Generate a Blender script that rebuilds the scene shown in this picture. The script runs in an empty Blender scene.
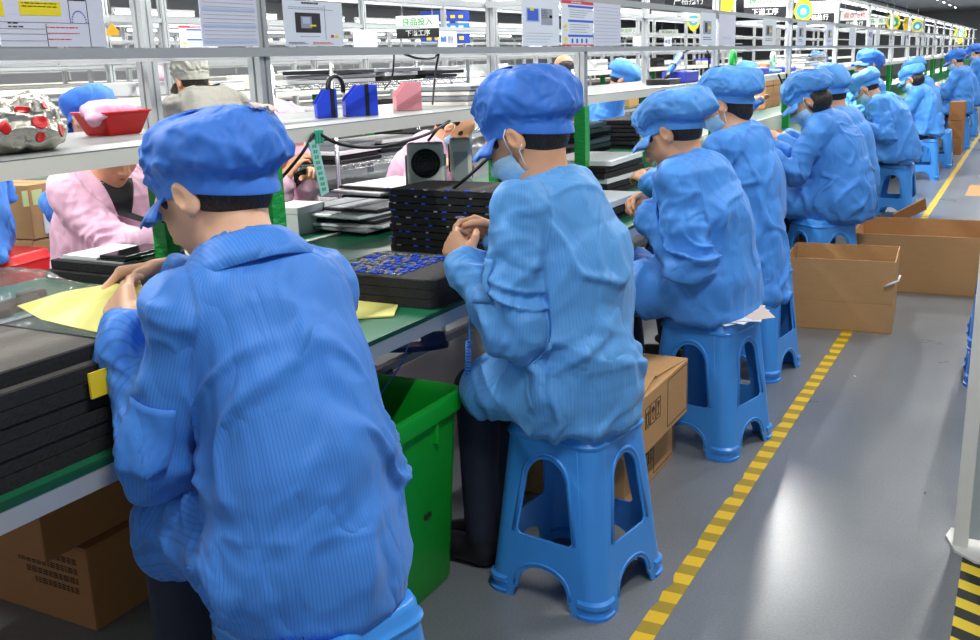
import bpy, bmesh, math, random
import numpy as np
from mathutils import Vector, Matrix, Euler
from mathutils.bvhtree import BVHTree
PI = math.pi
R_ = math.radians
random.seed(4)
S = bpy.context.scene
C = S.collection
# ------------------------------------------------ camera
cd = bpy.data.cameras.new('camera'); cam = bpy.data.objects.new('camera', cd); C.objects.link(cam)
cd.sensor_width = 36; cd.lens = 36.0*1000/980; cd.clip_start = .05; cd.clip_end = 200
cam.matrix_world = Matrix(((0.88295025, -0.09145636, 0.46047214, 0),
                           (0.46850948, 0.23425474, -0.85183542, 0),
                           (-0.02996201, 0.96786386, 0.24968345, 1.42), (0, 0, 0, 1)))
S.camera = cam
# ------------------------------------------------ world, exposure
w = bpy.data.worlds.new('world'); S.world = w; w.use_nodes = True
w.node_tree.nodes['Background'].inputs[0].default_value = (.90, .95, 1, 1)
w.node_tree.nodes['Background'].inputs[1].default_value = .5
S.view_settings.view_transform = 'Standard'; S.view_settings.look = 'None'
S.view_settings.exposure = 0.33; S.view_settings.gamma = 1; S.view_settings.use_curve_mapping = False
try:
    S.cycles.use_denoising = True; S.cycles.max_bounces = 6; S.cycles.diffuse_bounces = 3
    S.cycles.glossy_bounces = 3; S.cycles.transmission_bounces = 4; S.cycles.caustics_reflective = False; S.cycles.caustics_refractive = False
    S.cycles.sample_clamp_indirect = 6
except Exception: pass
# ------------------------------------------------ materials
MATS = {}
def srgb(h):
    if isinstance(h, str):
        h = [int(h[i:i+2], 16)/255 for i in (0, 2, 4)]
    return tuple((c/12.92 if c <= .04045 else ((c+.055)/1.055)**2.4) for c in h)
def mat(name, col, rough=.5, metal=0, spec=.5, bump=0, bscale=60, var=0, vscale=6, emit=0, trans=0, stretch=(1, 1, 1), sheen=0, alpha=1):
    if name in MATS: return MATS[name]
    m = bpy.data.materials.new(name); m.use_nodes = True; nt = m.node_tree; b = nt.nodes['Principled BSDF']
    c = srgb(col); b.inputs['Base Color'].default_value = (*c, 1)
    b.inputs['Roughness'].default_value = rough; b.inputs['Metallic'].default_value = metal
    b.inputs['Specular IOR Level'].default_value = spec
    if trans: b.inputs['Transmission Weight'].default_value = trans
    if alpha < 1: b.inputs['Alpha'].default_value = alpha
    if sheen: b.inputs['Sheen Weight'].default_value = sheen
    if emit:
        b.inputs['Emission Color'].default_value = (*c, 1); b.inputs['Emission Strength'].default_value = emit
    tc = nt.nodes.new('ShaderNodeTexCoord'); mp = nt.nodes.new('ShaderNodeMapping'); mp.inputs['Scale'].default_value = stretch
    nt.links.new(tc.outputs['Object'], mp.inputs[0])
    if var:
        n = nt.nodes.new('ShaderNodeTexNoise'); n.inputs['Scale'].default_value = vscale; n.inputs['Detail'].default_value = 5
        nt.links.new(mp.outputs[0], n.inputs[0])
        r = nt.nodes.new('ShaderNodeMix'); r.data_type = 'RGBA'
        r.inputs[6].default_value = (*[x*(1-var) for x in c], 1); r.inputs[7].default_value = (*[min(1, x*(1+var)) for x in c], 1)
        nt.links.new(n.outputs[0], r.inputs[0]); nt.links.new(r.outputs[2], b.inputs['Base Color'])
    if bump:
        n = nt.nodes.new('ShaderNodeTexNoise'); n.inputs['Scale'].default_value = bscale; n.inputs['Detail'].default_value = 4
        nt.links.new(mp.outputs[0], n.inputs[0])
        bp = nt.nodes.new('ShaderNodeBump'); bp.inputs['Strength'].default_value = bump; bp.inputs['Distance'].default_value = .01
        nt.links.new(n.outputs[0], bp.inputs['Height']); nt.links.new(bp.outputs[0], b.inputs['Normal'])
    MATS[name] = m; return m
def N(nt, t, **kw):
    n = nt.nodes.new(t)
    for k, v in kw.items(): setattr(n, k, v)
    return n
def cloth(name, col, stripe=True, period=.0062, dark=.76, wr=.9):
    """woven antistatic cloth: fine warp stripes follow a per-vertex coordinate, stitched seams follow the mesh"""
    if name in MATS: return MATS[name]
    m = mat(name, col, rough=.62, spec=.4, sheen=.1)
    nt = m.node_tree; b = nt.nodes['Principled BSDF']; L = nt.links.new
    c = srgb(col)
    at = N(nt, 'ShaderNodeAttribute'); at.attribute_name = 'warp'
    mu = N(nt, 'ShaderNodeMath', operation='MULTIPLY'); mu.inputs[1].default_value = 2*PI/period; L(at.outputs['Fac'], mu.inputs[0])
    si = N(nt, 'ShaderNodeMath', operation='SINE'); L(mu.outputs[0], si.inputs[0])
    mr = N(nt, 'ShaderNodeMapRange'); mr.inputs[1].default_value = .45; mr.inputs[2].default_value = .95; L(si.outputs[0], mr.inputs[0])
    mx = N(nt, 'ShaderNodeMix', data_type='RGBA'); L(mr.outputs[0], mx.inputs[0])
    mx.inputs[6].default_value = (*c, 1); mx.inputs[7].default_value = (*[x*dark for x in c], 1) if stripe else (*c, 1)
    tc = N(nt, 'ShaderNodeTexCoord'); ns = N(nt, 'ShaderNodeTexNoise'); ns.inputs['Scale'].default_value = 5; ns.inputs['Detail'].default_value = 6
    L(tc.outputs['Object'], ns.inputs[0])
    mx2 = N(nt, 'ShaderNodeMix', data_type='RGBA', blend_type='MULTIPLY'); mx2.inputs[0].default_value = 1
    rr = N(nt, 'ShaderNodeMapRange'); rr.inputs[1].default_value = .3; rr.inputs[2].default_value = .7; rr.inputs[3].default_value = .9; rr.inputs[4].default_value = 1.06; L(ns.outputs[0], rr.inputs[0])
    L(mx.outputs[2], mx2.inputs[6]); L(rr.outputs[0], mx2.inputs[7])
    se = N(nt, 'ShaderNodeAttribute'); se.attribute_name = 'seam'
    mx3 = N(nt, 'ShaderNodeMix', data_type='RGBA'); L(se.outputs['Fac'], mx3.inputs[0]); L(mx2.outputs[2], mx3.inputs[6]); mx3.inputs[7].default_value = (*[x*.5 for x in c], 1)
    L(mx3.outputs[2], b.inputs['Base Color'])
    # creases: two stretched noises
    n1 = N(nt, 'ShaderNodeTexNoise'); n1.inputs['Scale'].default_value = 7; n1.inputs['Detail'].default_value = 2.5; n1.inputs['Distortion'].default_value = .7
    mp = N(nt, 'ShaderNodeMapping'); mp.inputs['Scale'].default_value = (1, 1, .45); L(tc.outputs['Object'], mp.inputs[0]); L(mp.outputs[0], n1.inputs[0])
    ab = N(nt, 'ShaderNodeMath', operation='SUBTRACT'); ab.inputs[1].default_value = .5; L(n1.outputs[0], ab.inputs[0])
    a2 = N(nt, 'ShaderNodeMath', operation='ABSOLUTE'); L(ab.outputs[0], a2.inputs[0])
    bp = N(nt, 'ShaderNodeBump'); bp.inputs['Strength'].default_value = wr; bp.inputs['Distance'].default_value = .04
    L(a2.outputs[0], bp.inputs['Height']); L(bp.outputs[0], b.inputs['Normal'])
    return m
# ------------------------------------------------ objects
def tag(o, label=None, cat=None, group=None, kind=None):
    if label: o['label'] = label
    if cat: o['category'] = cat
    if group: o['group'] = group
    if kind: o['kind'] = kind
    return o
def empty(name, loc=(0, 0, 0), rz=0, label=None, cat=None, group=None, parent=None):
    o = bpy.data.objects.new(name, None); C.objects.link(o); o.location = loc; o.rotation_euler = (0, 0, rz); o.empty_display_size = .1
    if parent: o.parent = parent
    return tag(o, label, cat, group)
def mk(name, v, f, m, parent=None, smooth=False, loc=None, rot=None):
    me = bpy.data.meshes.new(name)
    me.from_pydata([tuple(x) for x in v] if not isinstance(v, np.ndarray) else v.tolist(), [], f if not isinstance(f, np.ndarray) else f.tolist())
    me.update()
    if smooth: me.shade_smooth()
    o = bpy.data.objects.new(name, me); C.objects.link(o)
    for mm in (m if isinstance(m, (list, tuple)) else [m]): me.materials.append(mm)
    if parent: o.parent = parent
    if loc is not None: o.location = loc
    if rot is not None: o.rotation_euler = rot
    return o
class MB:
    """collects shapes for one mesh"""
    def __init__(s): s.v = []; s.f = []; s.mi = []; s.m = 0
    def add(s, v, f):
        n = len(s.v); s.v += [tuple(p) for p in v]; s.f += [tuple(i+n for i in q) for q in f]; s.mi += [s.m]*len(f); return s
    def box(s, x0, x1, y0, y1, z0, z1, b=0, M=None):
        if b <= 0:
            v = [(x, y, z) for z in (z0, z1) for y in (y0, y1) for x in (x0, x1)]
            f = [(0, 2, 3, 1), (4, 5, 7, 6), (0, 1, 5, 4), (2, 6, 7, 3), (0, 4, 6, 2), (1, 3, 7, 5)]
        else:
            bm = bmesh.new(); bmesh.ops.create_cube(bm, size=1)
            for q in bm.verts: q.co = Vector(((x0+x1)/2+q.co.x*(x1-x0), (y0+y1)/2+q.co.y*(y1-y0), (z0+z1)/2+q.co.z*(z1-z0)))
            bmesh.ops.bevel(bm, geom=bm.edges[:], offset=b, segments=2, affect='EDGES', profile=.5)
            bm.verts.index_update(); v = [tuple(q.co) for q in bm.verts]; f = [tuple(q.index for q in g.verts) for g in bm.faces]; bm.free()
        if M is not None: v = [tuple(M @ Vector(p)) for p in v]
        return s.add(v, f)
    def cbox(s, c, d, b=0, M=None):
        return s.box(c[0]-d[0]/2, c[0]+d[0]/2, c[1]-d[1]/2, c[1]+d[1]/2, c[2]-d[2]/2, c[2]+d[2]/2, b, M)
    def quad(s, a, b, c, d): return s.add([a, b, c, d], [(0, 1, 2, 3)])
    def tube(s, pts, r, n=8, cap=True):
        pts = [Vector(p) for p in pts]; k = len(pts); rs = r if isinstance(r, (list, tuple)) else [r]*k
        v = []; t0 = (pts[1]-pts[0]).normalized(); up = Vector((0, 0, 1)) if abs(t0.z) < .9 else Vector((1, 0, 0)); a = t0.cross(up).normalized()
        for i, p in enumerate(pts):
            t = (pts[min(i+1, k-1)]-pts[max(i-1, 0)]).normalized(); a = (a-t*a.dot(t)).normalized(); b = t.cross(a)
            for j in range(n):
                q = 2*PI*j/n; v.append(p+(a*math.cos(q)+b*math.sin(q))*rs[i])
        f = [(i*n+j, i*n+(j+1) % n, (i+1)*n+(j+1) % n, (i+1)*n+j) for i in range(k-1) for j in range(n)]
        if cap: f += [tuple(range(n))[::-1], tuple(range((k-1)*n, k*n))]
        return s.add(v, f)
    def lathe(s, prof, n=24, c=(0, 0, 0), axis='z', sx=1, sy=1):
        v = []; k = len(prof)
        for (r, z) in prof:
            for j in range(n):
                q = 2*PI*j/n; x, y = r*math.cos(q)*sx, r*math.sin(q)*sy
                p = (x, y, z) if axis == 'z' else ((z, x, y) if axis == 'x' else (x, z, y))
                v.append((p[0]+c[0], p[1]+c[1], p[2]+c[2]))
        f = [(i*n+j, i*n+(j+1) % n, (i+1)*n+(j+1) % n, (i+1)*n+j) for i in range(k-1) for j in range(n)]
        return s.add(v, f)
    def prism(s, poly, z0, z1, M=None):
        n = len(poly); v = [(x, y, z0) for x, y in poly]+[(x, y, z1) for x, y in poly]
        f = [tuple(range(n))[::-1], tuple(range(n, 2*n))]+[(i, (i+1) % n, n+(i+1) % n, n+i) for i in range(n)]
        if M is not None: v = [tuple(M @ Vector(p)) for p in v]
        return s.add(v, f)
    def build(s, name, m, parent=None, smooth=False, loc=None, rot=None):
        o = mk(name, s.v, s.f, m, parent, smooth, loc, rot)
        if isinstance(m, (list, tuple)): o.data.polygons.foreach_set('material_index', s.mi)
        return o
def Bx(name, m, x0, x1, y0, y1, z0, z1, b=0, parent=None, **k): return MB().box(x0, x1, y0, y1, z0, z1, b).build(name, m, parent, **k)
def copy_tree(o, parent=None):
    c = o.copy(); C.objects.link(c); c.parent = parent
    for ch in list(o.children): copy_tree(ch, c)
    return c
def smooth_by_angle(o, a=40):
    me = o.data; bm = bmesh.new(); bm.from_mesh(me); ca = math.radians(a)
    for f in bm.faces: f.smooth = True
    for e in bm.edges: e.smooth = (len(e.link_faces) == 2 and e.calc_face_angle(0) < ca)
    bm.to_mesh(me); bm.free(); return o
DG = None
def text(s, size, m, parent=None, M=None, name='lettering', bold=0, ext=.0004, align='CENTER'):
    cu = bpy.data.curves.new(name, 'FONT'); cu.body = s; cu.size = size; cu.align_x = align; cu.align_y = 'CENTER'; cu.extrude = ext; cu.offset = bold; cu.resolution_u = 2
    t = bpy.data.objects.new(name, cu); C.objects.link(t); bpy.context.view_layer.update()
    me = bpy.data.meshes.new_from_object(t.evaluated_get(bpy.context.evaluated_depsgraph_get())); bpy.data.objects.remove(t); bpy.data.curves.remove(cu)
    me.name = name; me.materials.clear(); me.materials.append(m)
    if M is not None: me.transform(M)
    o = bpy.data.objects.new(name, me); C.objects.link(o)
    if parent: o.parent = parent
    return o
def face_px(x, y, z):   # frame of a sheet facing +X, read with +Y to the right
    return Matrix(((0, 0, 1, x), (1, 0, 0, y), (0, 1, 0, z), (0, 0, 0, 1)))
# ------------------------------------------------ noise and implicit surfaces
def vnoise(p, seed=0):
    p = np.asarray(p, np.float64); i = np.floor(p).astype(np.int64); f = p-i; f = f*f*f*(f*(f*6-15)+10)
    def h(a, b, c):
        n = (a*374761393+b*668265263+c*2147483647+seed*1274126177) & 0xffffffff
        n = ((n ^ (n >> 13))*1274126177) & 0xffffffff; n = (n ^ (n >> 16)) & 0xffffff
        return n/float(0xffffff)
    r = 0
    for dx in (0, 1):
        for dy in (0, 1):
            for dz in (0, 1):
                wgt = (f[:, 0] if dx else 1-f[:, 0])*(f[:, 1] if dy else 1-f[:, 1])*(f[:, 2] if dz else 1-f[:, 2])
                r = r+wgt*h(i[:, 0]+dx, i[:, 1]+dy, i[:, 2]+dz)
    return r
def A(*a): return np.array(a, float)
class Cap:
    def __init__(s, a, b, ra, rb, k=.02): s.a, s.b, s.ra, s.rb, s.k = A(*a), A(*b), ra, rb, k
    def box(s):
        r = max(s.ra, s.rb); return np.minimum(s.a, s.b)-r, np.maximum(s.a, s.b)+r
    def t(s, p):
        d = s.b-s.a; return np.clip(((p-s.a)@d)/max(d@d, 1e-9), 0, 1)
    def d(s, p):
        t = s.t(p); return np.linalg.norm(p-s.a-t[..., None]*(s.b-s.a), axis=-1)-(s.ra+(s.rb-s.ra)*t)
class Ell:
    def __init__(s, c, r, M=None, k=.02): s.c, s.r, s.k = A(*c), A(*r), k; s.M = np.eye(3) if M is None else np.array(M)
    def box(s):
        e = np.abs(s.M)@s.r; return s.c-e, s.c+e
    def d(s, p):
        q = (p-s.c)@s.M; k0 = np.linalg.norm(q/s.r, axis=-1); k1 = np.linalg.norm(q/s.r**2, axis=-1)+1e-9; return k0*(k0-1)/k1
class RBox:
    def __init__(s, c, h, r=.01, M=None, k=.0): s.c, s.h, s.rr, s.k = A(*c), A(*h), r, k; s.M = np.eye(3) if M is None else np.array(M)
    def box(s):
        e = np.abs(s.M)@s.h+s.rr; return s.c-e, s.c+e
    def d(s, p):
        q = np.abs((p-s.c)@s.M)-s.h+s.rr; return np.linalg.norm(np.maximum(q, 0), axis=-1)+np.minimum(q.max(-1), 0)-s.rr
class Loft:
    """elliptic tube along a spine in the local YZ plane; pts (y,z,a,b)"""
    def __init__(s, pts, k=.03, pw=2.0): s.p = np.array(pts, float); s.k = k; s.pw = pw
    def box(s):
        p = s.p; m = max(p[:, 2].max(), p[:, 3].max()); return A(-m, p[:, 0].min()-m, p[:, 1].min()-.02), A(m, p[:, 0].max()+m, p[:, 1].max()+.08)
    def d(s, p):
        best = None
        for i in range(len(s.p)-1):
            a, b = s.p[i], s.p[i+1]; dv = b[:2]-a[:2]; L = np.linalg.norm(dv); u = dv/L; n = np.array([u[1], -u[0]])
            q = p[..., 1:]-a[:2]; t0 = q@u; t = np.clip(t0/L, 0, 1)
            ax = a[2]+(b[2]-a[2])*t; by = a[3]+(b[3]-a[3])*t
            off = q-t[..., None]*dv; per = off@n; over = t0-t*L
            e = ((np.abs(p[..., 0])/ax)**s.pw+(np.abs(per)/by)**s.pw+(np.abs(over)/by)**s.pw)**(1/s.pw); rr = np.sqrt(p[..., 0]**2+per**2+over**2)+1e-9
            d = (e-1)*rr/np.maximum(e, .25)
            best = d if best is None else np.minimum(best, d)
        return best
def smin(a, b, k):
    if k <= 0: return np.minimum(a, b)
    h = np.maximum(k-np.abs(a-b), 0)/k; return np.minimum(a, b)-h*h*k*.25
def field(prims, p):
    D = None
    for op, q in prims:
        d = q.d(p)
        if D is None: D = d
        elif op == '+': D = smin(D, d, q.k)
        else: D = -smin(-D, d, q.k)
    return D
def polygonize(prims, vox):
    lo = np.min([q.box()[0] for o, q in prims if o == '+'], 0)-3*vox; hi = np.max([q.box()[1] for o, q in prims if o == '+'], 0)+3*vox
    n = np.ceil((hi-lo)/vox).astype(int)+1; D = np.full(n, .05, np.float32)
    ax = [lo[i]+vox*np.arange(n[i]) for i in range(3)]
    for op, q in prims:
        a, b = q.box(); mg = q.k+2.5*vox
        i0 = np.clip(np.floor((a-mg-lo)/vox).astype(int), 0, n-1); i1 = np.clip(np.ceil((b+mg-lo)/vox).astype(int)+1, 1, n)
        if (i1 <= i0).any(): continue
        sl = tuple(slice(i0[j], i1[j]) for j in range(3))
        P = np.stack(np.meshgrid(*[ax[j][sl[j]] for j in range(3)], indexing='ij'), -1)
        d = q.d(P); D[sl] = smin(D[sl], d, q.k) if op == '+' else -smin(-D[sl], d, q.k)
    ins = D < 0
    cnt = np.zeros(n-1, np.int8)
    for i in (0, 1):
        for j in (0, 1):
            for k in (0, 1): cnt += ins[i:n[0]-1+i, j:n[1]-1+j, k:n[2]-1+k]
    act = (cnt > 0) & (cnt < 8); idx = np.argwhere(act); vid = np.full(n-1, -1, np.int32); vid[act] = np.arange(len(idx))
    acc = np.zeros((len(idx), 3)); num = np.zeros(len(idx))
    cs = [(i, j, k) for i in (0, 1) for j in (0, 1) for k in (0, 1)]
    val = {c: D[idx[:, 0]+c[0], idx[:, 1]+c[1], idx[:, 2]+c[2]].astype(float) for c in cs}
    for c in cs:
        for axn in range(3):
            if c[axn]: continue
            e = list(c); e[axn] = 1; e = tuple(e); a, b = val[c], val[e]; m = (a < 0) != (b < 0)
            t = np.where(m, a/np.where(m, a-b, 1), 0); pt = np.array(c, float)[None].repeat(len(idx), 0); pt[:, axn] += t
            acc += pt*m[:, None]; num += m
    V = lo+vox*(idx+acc/num[:, None]); F = []
    for axn in range(3):
        o1, o2 = (axn+1) % 3, (axn+2) % 3
        sl0 = [slice(1, n[i]-1) for i in range(3)]; sl1 = list(sl0); sl0[axn] = slice(0, n[axn]-1); sl1[axn] = slice(1, n[axn])
        a, b = ins[tuple(sl0)], ins[tuple(sl1)]
        for flip, m in ((0, a & ~b), (1, ~a & b)):
            q = np.argwhere(m)
            if not len(q): continue
            off = np.ones(3, int); off[axn] = 0; q = q+off
            def g(d1, d2):
                r = q.copy(); r[:, o1] -= d1; r[:, o2] -= d2; return vid[r[:, 0], r[:, 1], r[:, 2]]
            f = np.stack([g(1, 1), g(0, 1), g(0, 0), g(1, 0)], -1); F.append(f[:, ::-1] if flip else f)
    F = np.concatenate(F)
    return V, F
def edges_of(F): return np.concatenate([F[:, [0, 1]], F[:, [1, 2]], F[:, [2, 3]], F[:, [3, 0]]])
def lsmooth(V, F, n=2, w_=.5):
    E = edges_of(F); E = np.concatenate([E, E[:, ::-1]])
    cnt = np.bincount(E[:, 0], minlength=len(V))[:, None]+1e-9
    for _ in range(n):
        s = np.stack([np.bincount(E[:, 0], V[E[:, 1], i], minlength=len(V)) for i in range(3)], -1)/cnt
        V = V+(s-V)*w_
    return V
def normals(V, F):
    fn = np.cross(V[F[:, 2]]-V[F[:, 0]], V[F[:, 3]]-V[F[:, 1]]); n = np.zeros_like(V)
    for i in range(4):
        for c in range(3): n[:, c] += np.bincount(F[:, i], fn[:, c], minlength=len(V))
    return n/(np.linalg.norm(n, axis=1, keepdims=True)+1e-12)
def drop_small(V, F):
    lab = np.arange(len(V)); E = edges_of(F)
    for _ in range(400):
        m = np.minimum(lab[E[:, 0]], lab[E[:, 1]]); old = lab.copy()
        np.minimum.at(lab, E[:, 0], m); np.minimum.at(lab, E[:, 1], m); lab = lab[lab]
        if (lab == old).all(): break
    big = np.bincount(lab).argmax(); keep = lab == big; nid = np.cumsum(keep)-1
    return V[keep], nid[F[keep[F].all(1)]], keep
def mesh_np(name, V, F, m, parent=None, attrs=None):
    me = bpy.data.meshes.new(name); nv, nf = len(V), len(F)
    me.vertices.add(nv); me.vertices.foreach_set('co', V.astype(np.float32).ravel())
    me.loops.add(nf*4); me.loops.foreach_set('vertex_index', F.astype(np.int32).ravel())
    me.polygons.add(nf); me.polygons.foreach_set('loop_start', np.arange(0, nf*4, 4, dtype=np.int32))
    me.update(calc_edges=True); me.validate(); me.shade_smooth(); me.materials.append(m)
    for k, a in (attrs or {}).items():
        at = me.attributes.new(k, 'FLOAT', 'POINT'); at.data.foreach_set('value', a.astype(np.float32))
    o = bpy.data.objects.new(name, me); C.objects.link(o)
    if parent: o.parent = parent
    return o
def rotm(rx=0, ry=0, rz=0): return np.array(Euler((rx, ry, rz), 'XYZ').to_matrix())
# ------------------------------------------------ people
def nrm(v): v = np.asarray(v, float); return v/(np.linalg.norm(v)+1e-12)
SKIN = mat('skin', 'd9a27e', rough=.5, spec=.35, var=.12, vscale=9, bump=.05, bscale=150)
SKIN2 = mat('skin_pale', 'e6b595', rough=.5, spec=.35, var=.1, vscale=9, bump=.05, bscale=150)
HAIR = mat('hair', '1b1512', rough=.38, spec=.6, bump=.9, bscale=60, stretch=(3, 3, .5), var=.5, vscale=30)
CB = cloth('blue_cloth', '4187e2'); CB2 = cloth('light_blue_cloth', '589fe4', period=.007, dark=.86); CB3 = cloth('plain_blue_cloth', '4590e6', stripe=False)
CAPM = cloth('cap_cloth', '3a7bdc', stripe=False, wr=.8); CAPL = cloth('light_cap_cloth', '5098e6', stripe=False, wr=.8)
PINK = cloth('pink_cloth', 'f0bfd8', stripe=False); GREY = cloth('grey_cloth', '807f76', stripe=False); GREYC = cloth('grey_cap_cloth', '9b9c90', stripe=False)
NAVY = mat('navy_trousers', '1d2438', rough=.8, bump=.3, bscale=40)
SHOE = mat('black_shoe', '17171a', rough=.5); SLIP = mat('blue_slipper', '2b4c96', rough=.45)
MASK = mat('mask_blue', 'a9d3f0', rough=.75, bump=.3, bscale=90, stretch=(1, 1, 6)); WHITE = mat('white_cloth', 'eef0ee', rough=.7, bump=.3, bscale=30)
DARK = mat('dark_eye', '20120d', rough=.3); LIP = mat('lip', 'b8655c', rough=.45)
def hand_prims(wr, d, n, side, curl=(.5, .6, .5), spread=0, sc=1.0, thumb=(.6, .4)):
    wr = A(*wr); d = nrm(d); n = nrm(np.asarray(n)-d*np.dot(n, d)); t = nrm(np.cross(d, n))*(1 if side == 'R' else -1)
    P = []; B = [(.028, .086, .0088, (.043, .026, .021)), (.0095, .09, .0088, (.048, .030, .022)), (-.009, .087, .0083, (.044, .028, .021)), (-.026, .080, .0074, (.035, .021, .018))]
    palm0 = wr+d*.012
    for i, (o, L, r, ph) in enumerate(B):
        b = wr+(t*o+d*L)*sc
        P.append(('+', Cap(palm0+t*o*.6*sc, b, .0135*sc, .0115*sc, .012)))
        a = 0; cur = b; q = curl if not isinstance(curl[0], (list, tuple)) else curl[i]
        for j in range(3):
            a += q[j]; dd = d*math.cos(a)+n*math.sin(a)+t*spread*(1.5-i)*.5*(j == 0); dd = nrm(dd)
            nx = cur+dd*ph[j]*sc; P.append(('+', Cap(cur, nx, (r-.0006*j)*sc, (r-.0006*(j+1))*sc, .004))); cur = nx
    tb = wr+(t*.022+d*.022+n*.006)*sc; t1 = tb+nrm(t*.75+d*.7+n*thumb[0])*.042*sc; t2 = t1+nrm(t*.25+d*.9+n*(thumb[0]+thumb[1]*.5))*.032*sc; t3 = t2+nrm(-t*.05+d*.95+n*(thumb[0]+thumb[1]))*.026*sc
    P += [('+', Cap(wr+d*.01+t*.008, tb, .014*sc, .0155*sc, .012)), ('+', Cap(tb, t1, .0155*sc, .0115*sc, .008)), ('+', Cap(t1, t2, .0112*sc, .0098*sc, .004)), ('+', Cap(t2, t3, .0098*sc, .0078*sc, .003))]
    return P
def ik(s, w_, L1, L2, hint):
    s = A(*s); w_ = A(*w_); v = w_-s; D = np.linalg.norm(v)
    if D > (L1+L2)*.995: w_ = s+v/D*(L1+L2)*.995; v = w_-s; D = np.linalg.norm(v)
    u = v/D; a = (L1*L1-L2*L2+D*D)/(2*D); h = math.sqrt(max(L1*L1-a*a, 0)); hn = nrm(np.asarray(hint)-u*np.dot(hint, u)); return s+u*a+hn*h, w_
HS = 1.09
def head_prims(hc, M, face=1):
    def T(x, y, z): return hc+M@A(x, y, z)*HS
    def E_(op, c, r, k, rm=None): return (op, Ell(T(*c), A(*r)*HS, M if rm is None else M@rm, k))
    P = [E_('+', (0, -.012, .035), (.076, .096, .088), .03), E_('+', (0, .022, -.02), (.064, .076, .084), .03), E_('+', (0, .035, -.066), (.046, .05, .044), .03),
         E_('+', (0, .068, -.096), (.02, .02, .018), .02), E_('+', (.036, .052, -.03), (.028, .03, .03), .02), E_('+', (-.036, .052, -.03), (.028, .03, .03), .02)]
    if face:
        P += [('+', Cap(T(-.03, .083, .026), T(.03, .083, .026), .013, .013, .015)),
              E_('-', (.031, .105, .004), (.018, .014, .010), .012), E_('-', (-.031, .105, .004), (.018, .014, .010), .012),
              E_('+', (.031, .079, .002), (.014, .014, .011), .004), E_('+', (-.031, .079, .002), (.014, .014, .011), .004),
              ('+', Cap(T(0, .092, .012), T(0, .114, -.03), .008, .0115, .012)), E_('+', (.013, .101, -.036), (.009, .011, .008), .006), E_('+', (-.013, .101, -.036), (.009, .011, .008), .006),
              ('+', Cap(T(-.017, .088, -.062), T(.017, .088, -.062), .007, .007, .006)), ('+', Cap(T(-.014, .087, -.073), T(.014, .087, -.073), .008, .008, .006))]
    for sx in (1, -1):
        em = rotm(-.15, 0, sx*-.45)
        P += [E_('+', (sx*.083, -.012, -.006), (.009, .019, .031), .006, em), E_('-', (sx*.094, -.006, .0), (.008, .0105, .018), .004, em), E_('+', (sx*.078, -.004, -.03), (.007, .009, .009), .005)]
    return P
def rings_mesh(V, n):   # V: list of rings of n points -> quads
    k = len(V)//n; return [(i*n+j, i*n+(j+1) % n, (i+1)*n+(j+1) % n, (i+1)*n+j) for i in range(k-1) for j in range(n)]
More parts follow.
